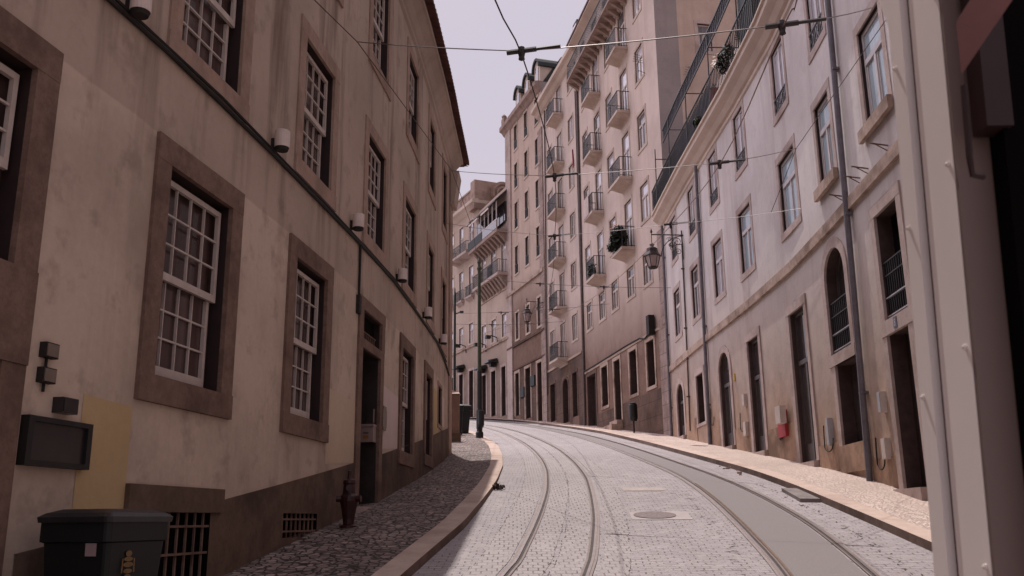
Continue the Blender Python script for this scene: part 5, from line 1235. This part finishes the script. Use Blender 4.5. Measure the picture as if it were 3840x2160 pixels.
# ------------------------------------------------------------------ tram window frame beside the camera
K = .081
def tp(x, y, z): return (x, y-K*(z-2.97), z)
T = empty('tram', (.62, 1.2, 2.3), 'cream window pillar and red wooden sash of the tram carrying the camera', 'tram')
def tbox(mb, x0, x1, y0, y1, z0, z1): mb.hexa([tp(x, y, z) for z in (z0, z1) for x, y in ((x0, y0), (x1, y0), (x1, y1), (x0, y1))])
mb = MB(); tbox(mb, .600, .645, 1.148, 1.238, .5, 4.2); tbox(mb, .594, .66, 1.256, 1.30, .5, 4.2); pil = build('pillar', mb, M['tram_cream'], T)
mb = MB(); tbox(mb, .606, .66, 1.237, 1.257, .5, 4.2); build('seam', mb, M['tram_seam'], T)
mb = MB(); tbox(mb, .6005, .650, 1.140, 1.147, .5, 4.2); build('pillar_shade_side', mb, M['tram_shade'], T)  # dark sheet on the pillar, its shaded side put into the colour
mb = MB(); tbox(mb, .646, 2.2, 1.10, 1.136, .5, 4.2); build('interior_panel', mb, M['tram_dark'], T)
mb = MB(); tbox(mb, .620, .655, 1.09, 1.128, 2.705, 4.2); build('wood_post', mb, M['tram_maroon'], T)
mb = MB()
for z in (2.15, 2.43, 2.68, 2.93):
    q = tp(.5985, 1.160, z); mb.lathe([(0, -.004), (.003, -.003), (.0045, 0), (.003, .003), (0, .004)], q, 8)
    q = tp(.5925, 1.285, z-.05); mb.lathe([(0, -.004), (.003, -.003), (.0045, 0), (.003, .003), (0, .004)], q, 8)
build('rivets', mb, M['rivet'], T)
# curved roof bracket outside the pillar
mb = MB(); arc = [(1.262, 2.82), (1.285, 2.90), (1.315, 2.98), (1.355, 3.06), (1.41, 3.15), (1.50, 3.26)]
for (y0, z0), (y1, z1) in zip(arc, arc[1:]):
    mb.hexa([tp(x, y, z) for dz in (0, .075) for x, y, z in ((.597, y0, z0+dz), (.597, y1, z1+dz), (.615, y1, z1+dz), (.615, y0, z0+dz))])
build('roof_bracket', mb, M['tram_cream'], T)
# red wooden drop sash, its lower corner slanting in front of the dark interior
CX = Vector((.99993644, -.01127459, 0)); CD = Vector((.00275658, .2444796, .96965052)); CF = Vector((-.01093241, -.96958889, .24449514))
fwd = Vector((-.01093241, .96958889, .24449514)); fwd = Vector((-.0109, .9696, .2445)); rt = Vector((.9999, .0113, 0)); dn = Vector((.0028, .2445, -.9697))
def sp(x, y, dpt): return tuple(Vector((0, 0, H))+(rt*((x-1920)/3456.8)+dn*((y-1080)/3456.8)+fwd)*dpt)
mb = MB(); face = [(3654, 78), (3712, -10), (3900, -300), (4100, -340), (3840, 40), (3664, 290), (3646, 96)]
n = len(face); A_ = [sp(x, y, .98) for x, y in face]; B_ = [sp(x, y, 1.015) for x, y in face]
mb.poly(A_); mb.poly(B_)
for i in range(n): mb.quad(A_[i], A_[(i+1) % n], B_[(i+1) % n], B_[i])
build('wood_sash', mb, M['tram_wood'], T)
mb = MB(); mb.tube([sp(3672, 330, 1.0), sp(3690, 600, 1.0), sp(3700, 668, 1.0), sp(3745, 676, 1.0)], .0035, 6); build('latch_rod', mb, M['tram_maroon'], T)

# ------------------------------------------------------------------ camera, sun, sky
cam = bpy.data.cameras.new('camera'); co = bpy.data.objects.new('camera', cam); COL.objects.link(co)
cam.sensor_width = 36; cam.lens = 36*3456.8/3840; cam.clip_start = .05; cam.clip_end = 2000
Rm = Matrix(((.99993644, .00275658, -.01093241), (-.01127459, .2444796, -.96958889), (0, .96965052, .24449514)))
rx, dnv, fw = Vector((.99993644, -.01127459, 0)), None, None
cols_ = [Vector((.99993644, .00275658, -.01093241)), Vector((-.01127459, .2444796, -.96958889)), Vector((0, .96965052, .24449514))]
m = Matrix((cols_[0], -cols_[1], -cols_[2])).transposed().to_4x4(); m.translation = Vector((0, 0, H))
co.matrix_world = m
cam.dof.use_dof = True; cam.dof.focus_distance = 24; cam.dof.aperture_fstop = 12
SC.camera = co

sd = Vector((-.088, .395, .9135)).normalized()
sun = bpy.data.lights.new('sun', 'SUN'); so = bpy.data.objects.new('sun', sun); COL.objects.link(so)
sun.energy = 3.6; sun.angle = math.radians(.5); sun.color = (1, .93, .88)
so.rotation_euler = sd.to_track_quat('Z', 'Y').to_euler()
W = bpy.data.worlds.new('World'); SC.world = W; W.use_nodes = True; nt = W.node_tree
bg = nt.nodes['Background']
sky = nt.nodes.new('ShaderNodeTexSky'); sky.sky_type = 'NISHITA'; sky.sun_disc = False
sky.sun_elevation = math.asin(sd.z); sky.sun_rotation = math.atan2(sd.x, sd.y); sky.dust_density = 2.5; sky.air_density = 1.0
tc = nt.nodes.new('ShaderNodeTexCoord')
n1 = noise(nt, scaled(nt, tc.outputs['Generated'], (1, 1, 2.2)), 2.3, 6, .6)
hazef = mapr(nt, n1, .35, .65, .72, .90)
c = mixc(nt, hazef, sky.outputs[0], (6.9, 6.1, 6.9))
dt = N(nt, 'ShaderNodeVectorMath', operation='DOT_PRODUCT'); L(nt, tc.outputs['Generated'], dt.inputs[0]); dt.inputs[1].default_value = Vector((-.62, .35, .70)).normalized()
glow = mapr(nt, dt.outputs['Value'], .74, .96, 1.0, 3.9)      # added out-of-view sky glow, upper left, brightening the right-hand walls
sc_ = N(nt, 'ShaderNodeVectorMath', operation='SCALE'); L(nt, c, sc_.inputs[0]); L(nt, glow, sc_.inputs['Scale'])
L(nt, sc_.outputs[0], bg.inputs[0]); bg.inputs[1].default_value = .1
SC.view_settings.view_transform = 'Standard'; SC.view_settings.look = 'None'; SC.view_settings.exposure = 0; SC.view_settings.gamma = 1
SC.cycles.max_bounces = 6; SC.cycles.diffuse_bounces = 4; SC.cycles.glossy_bounces = 3
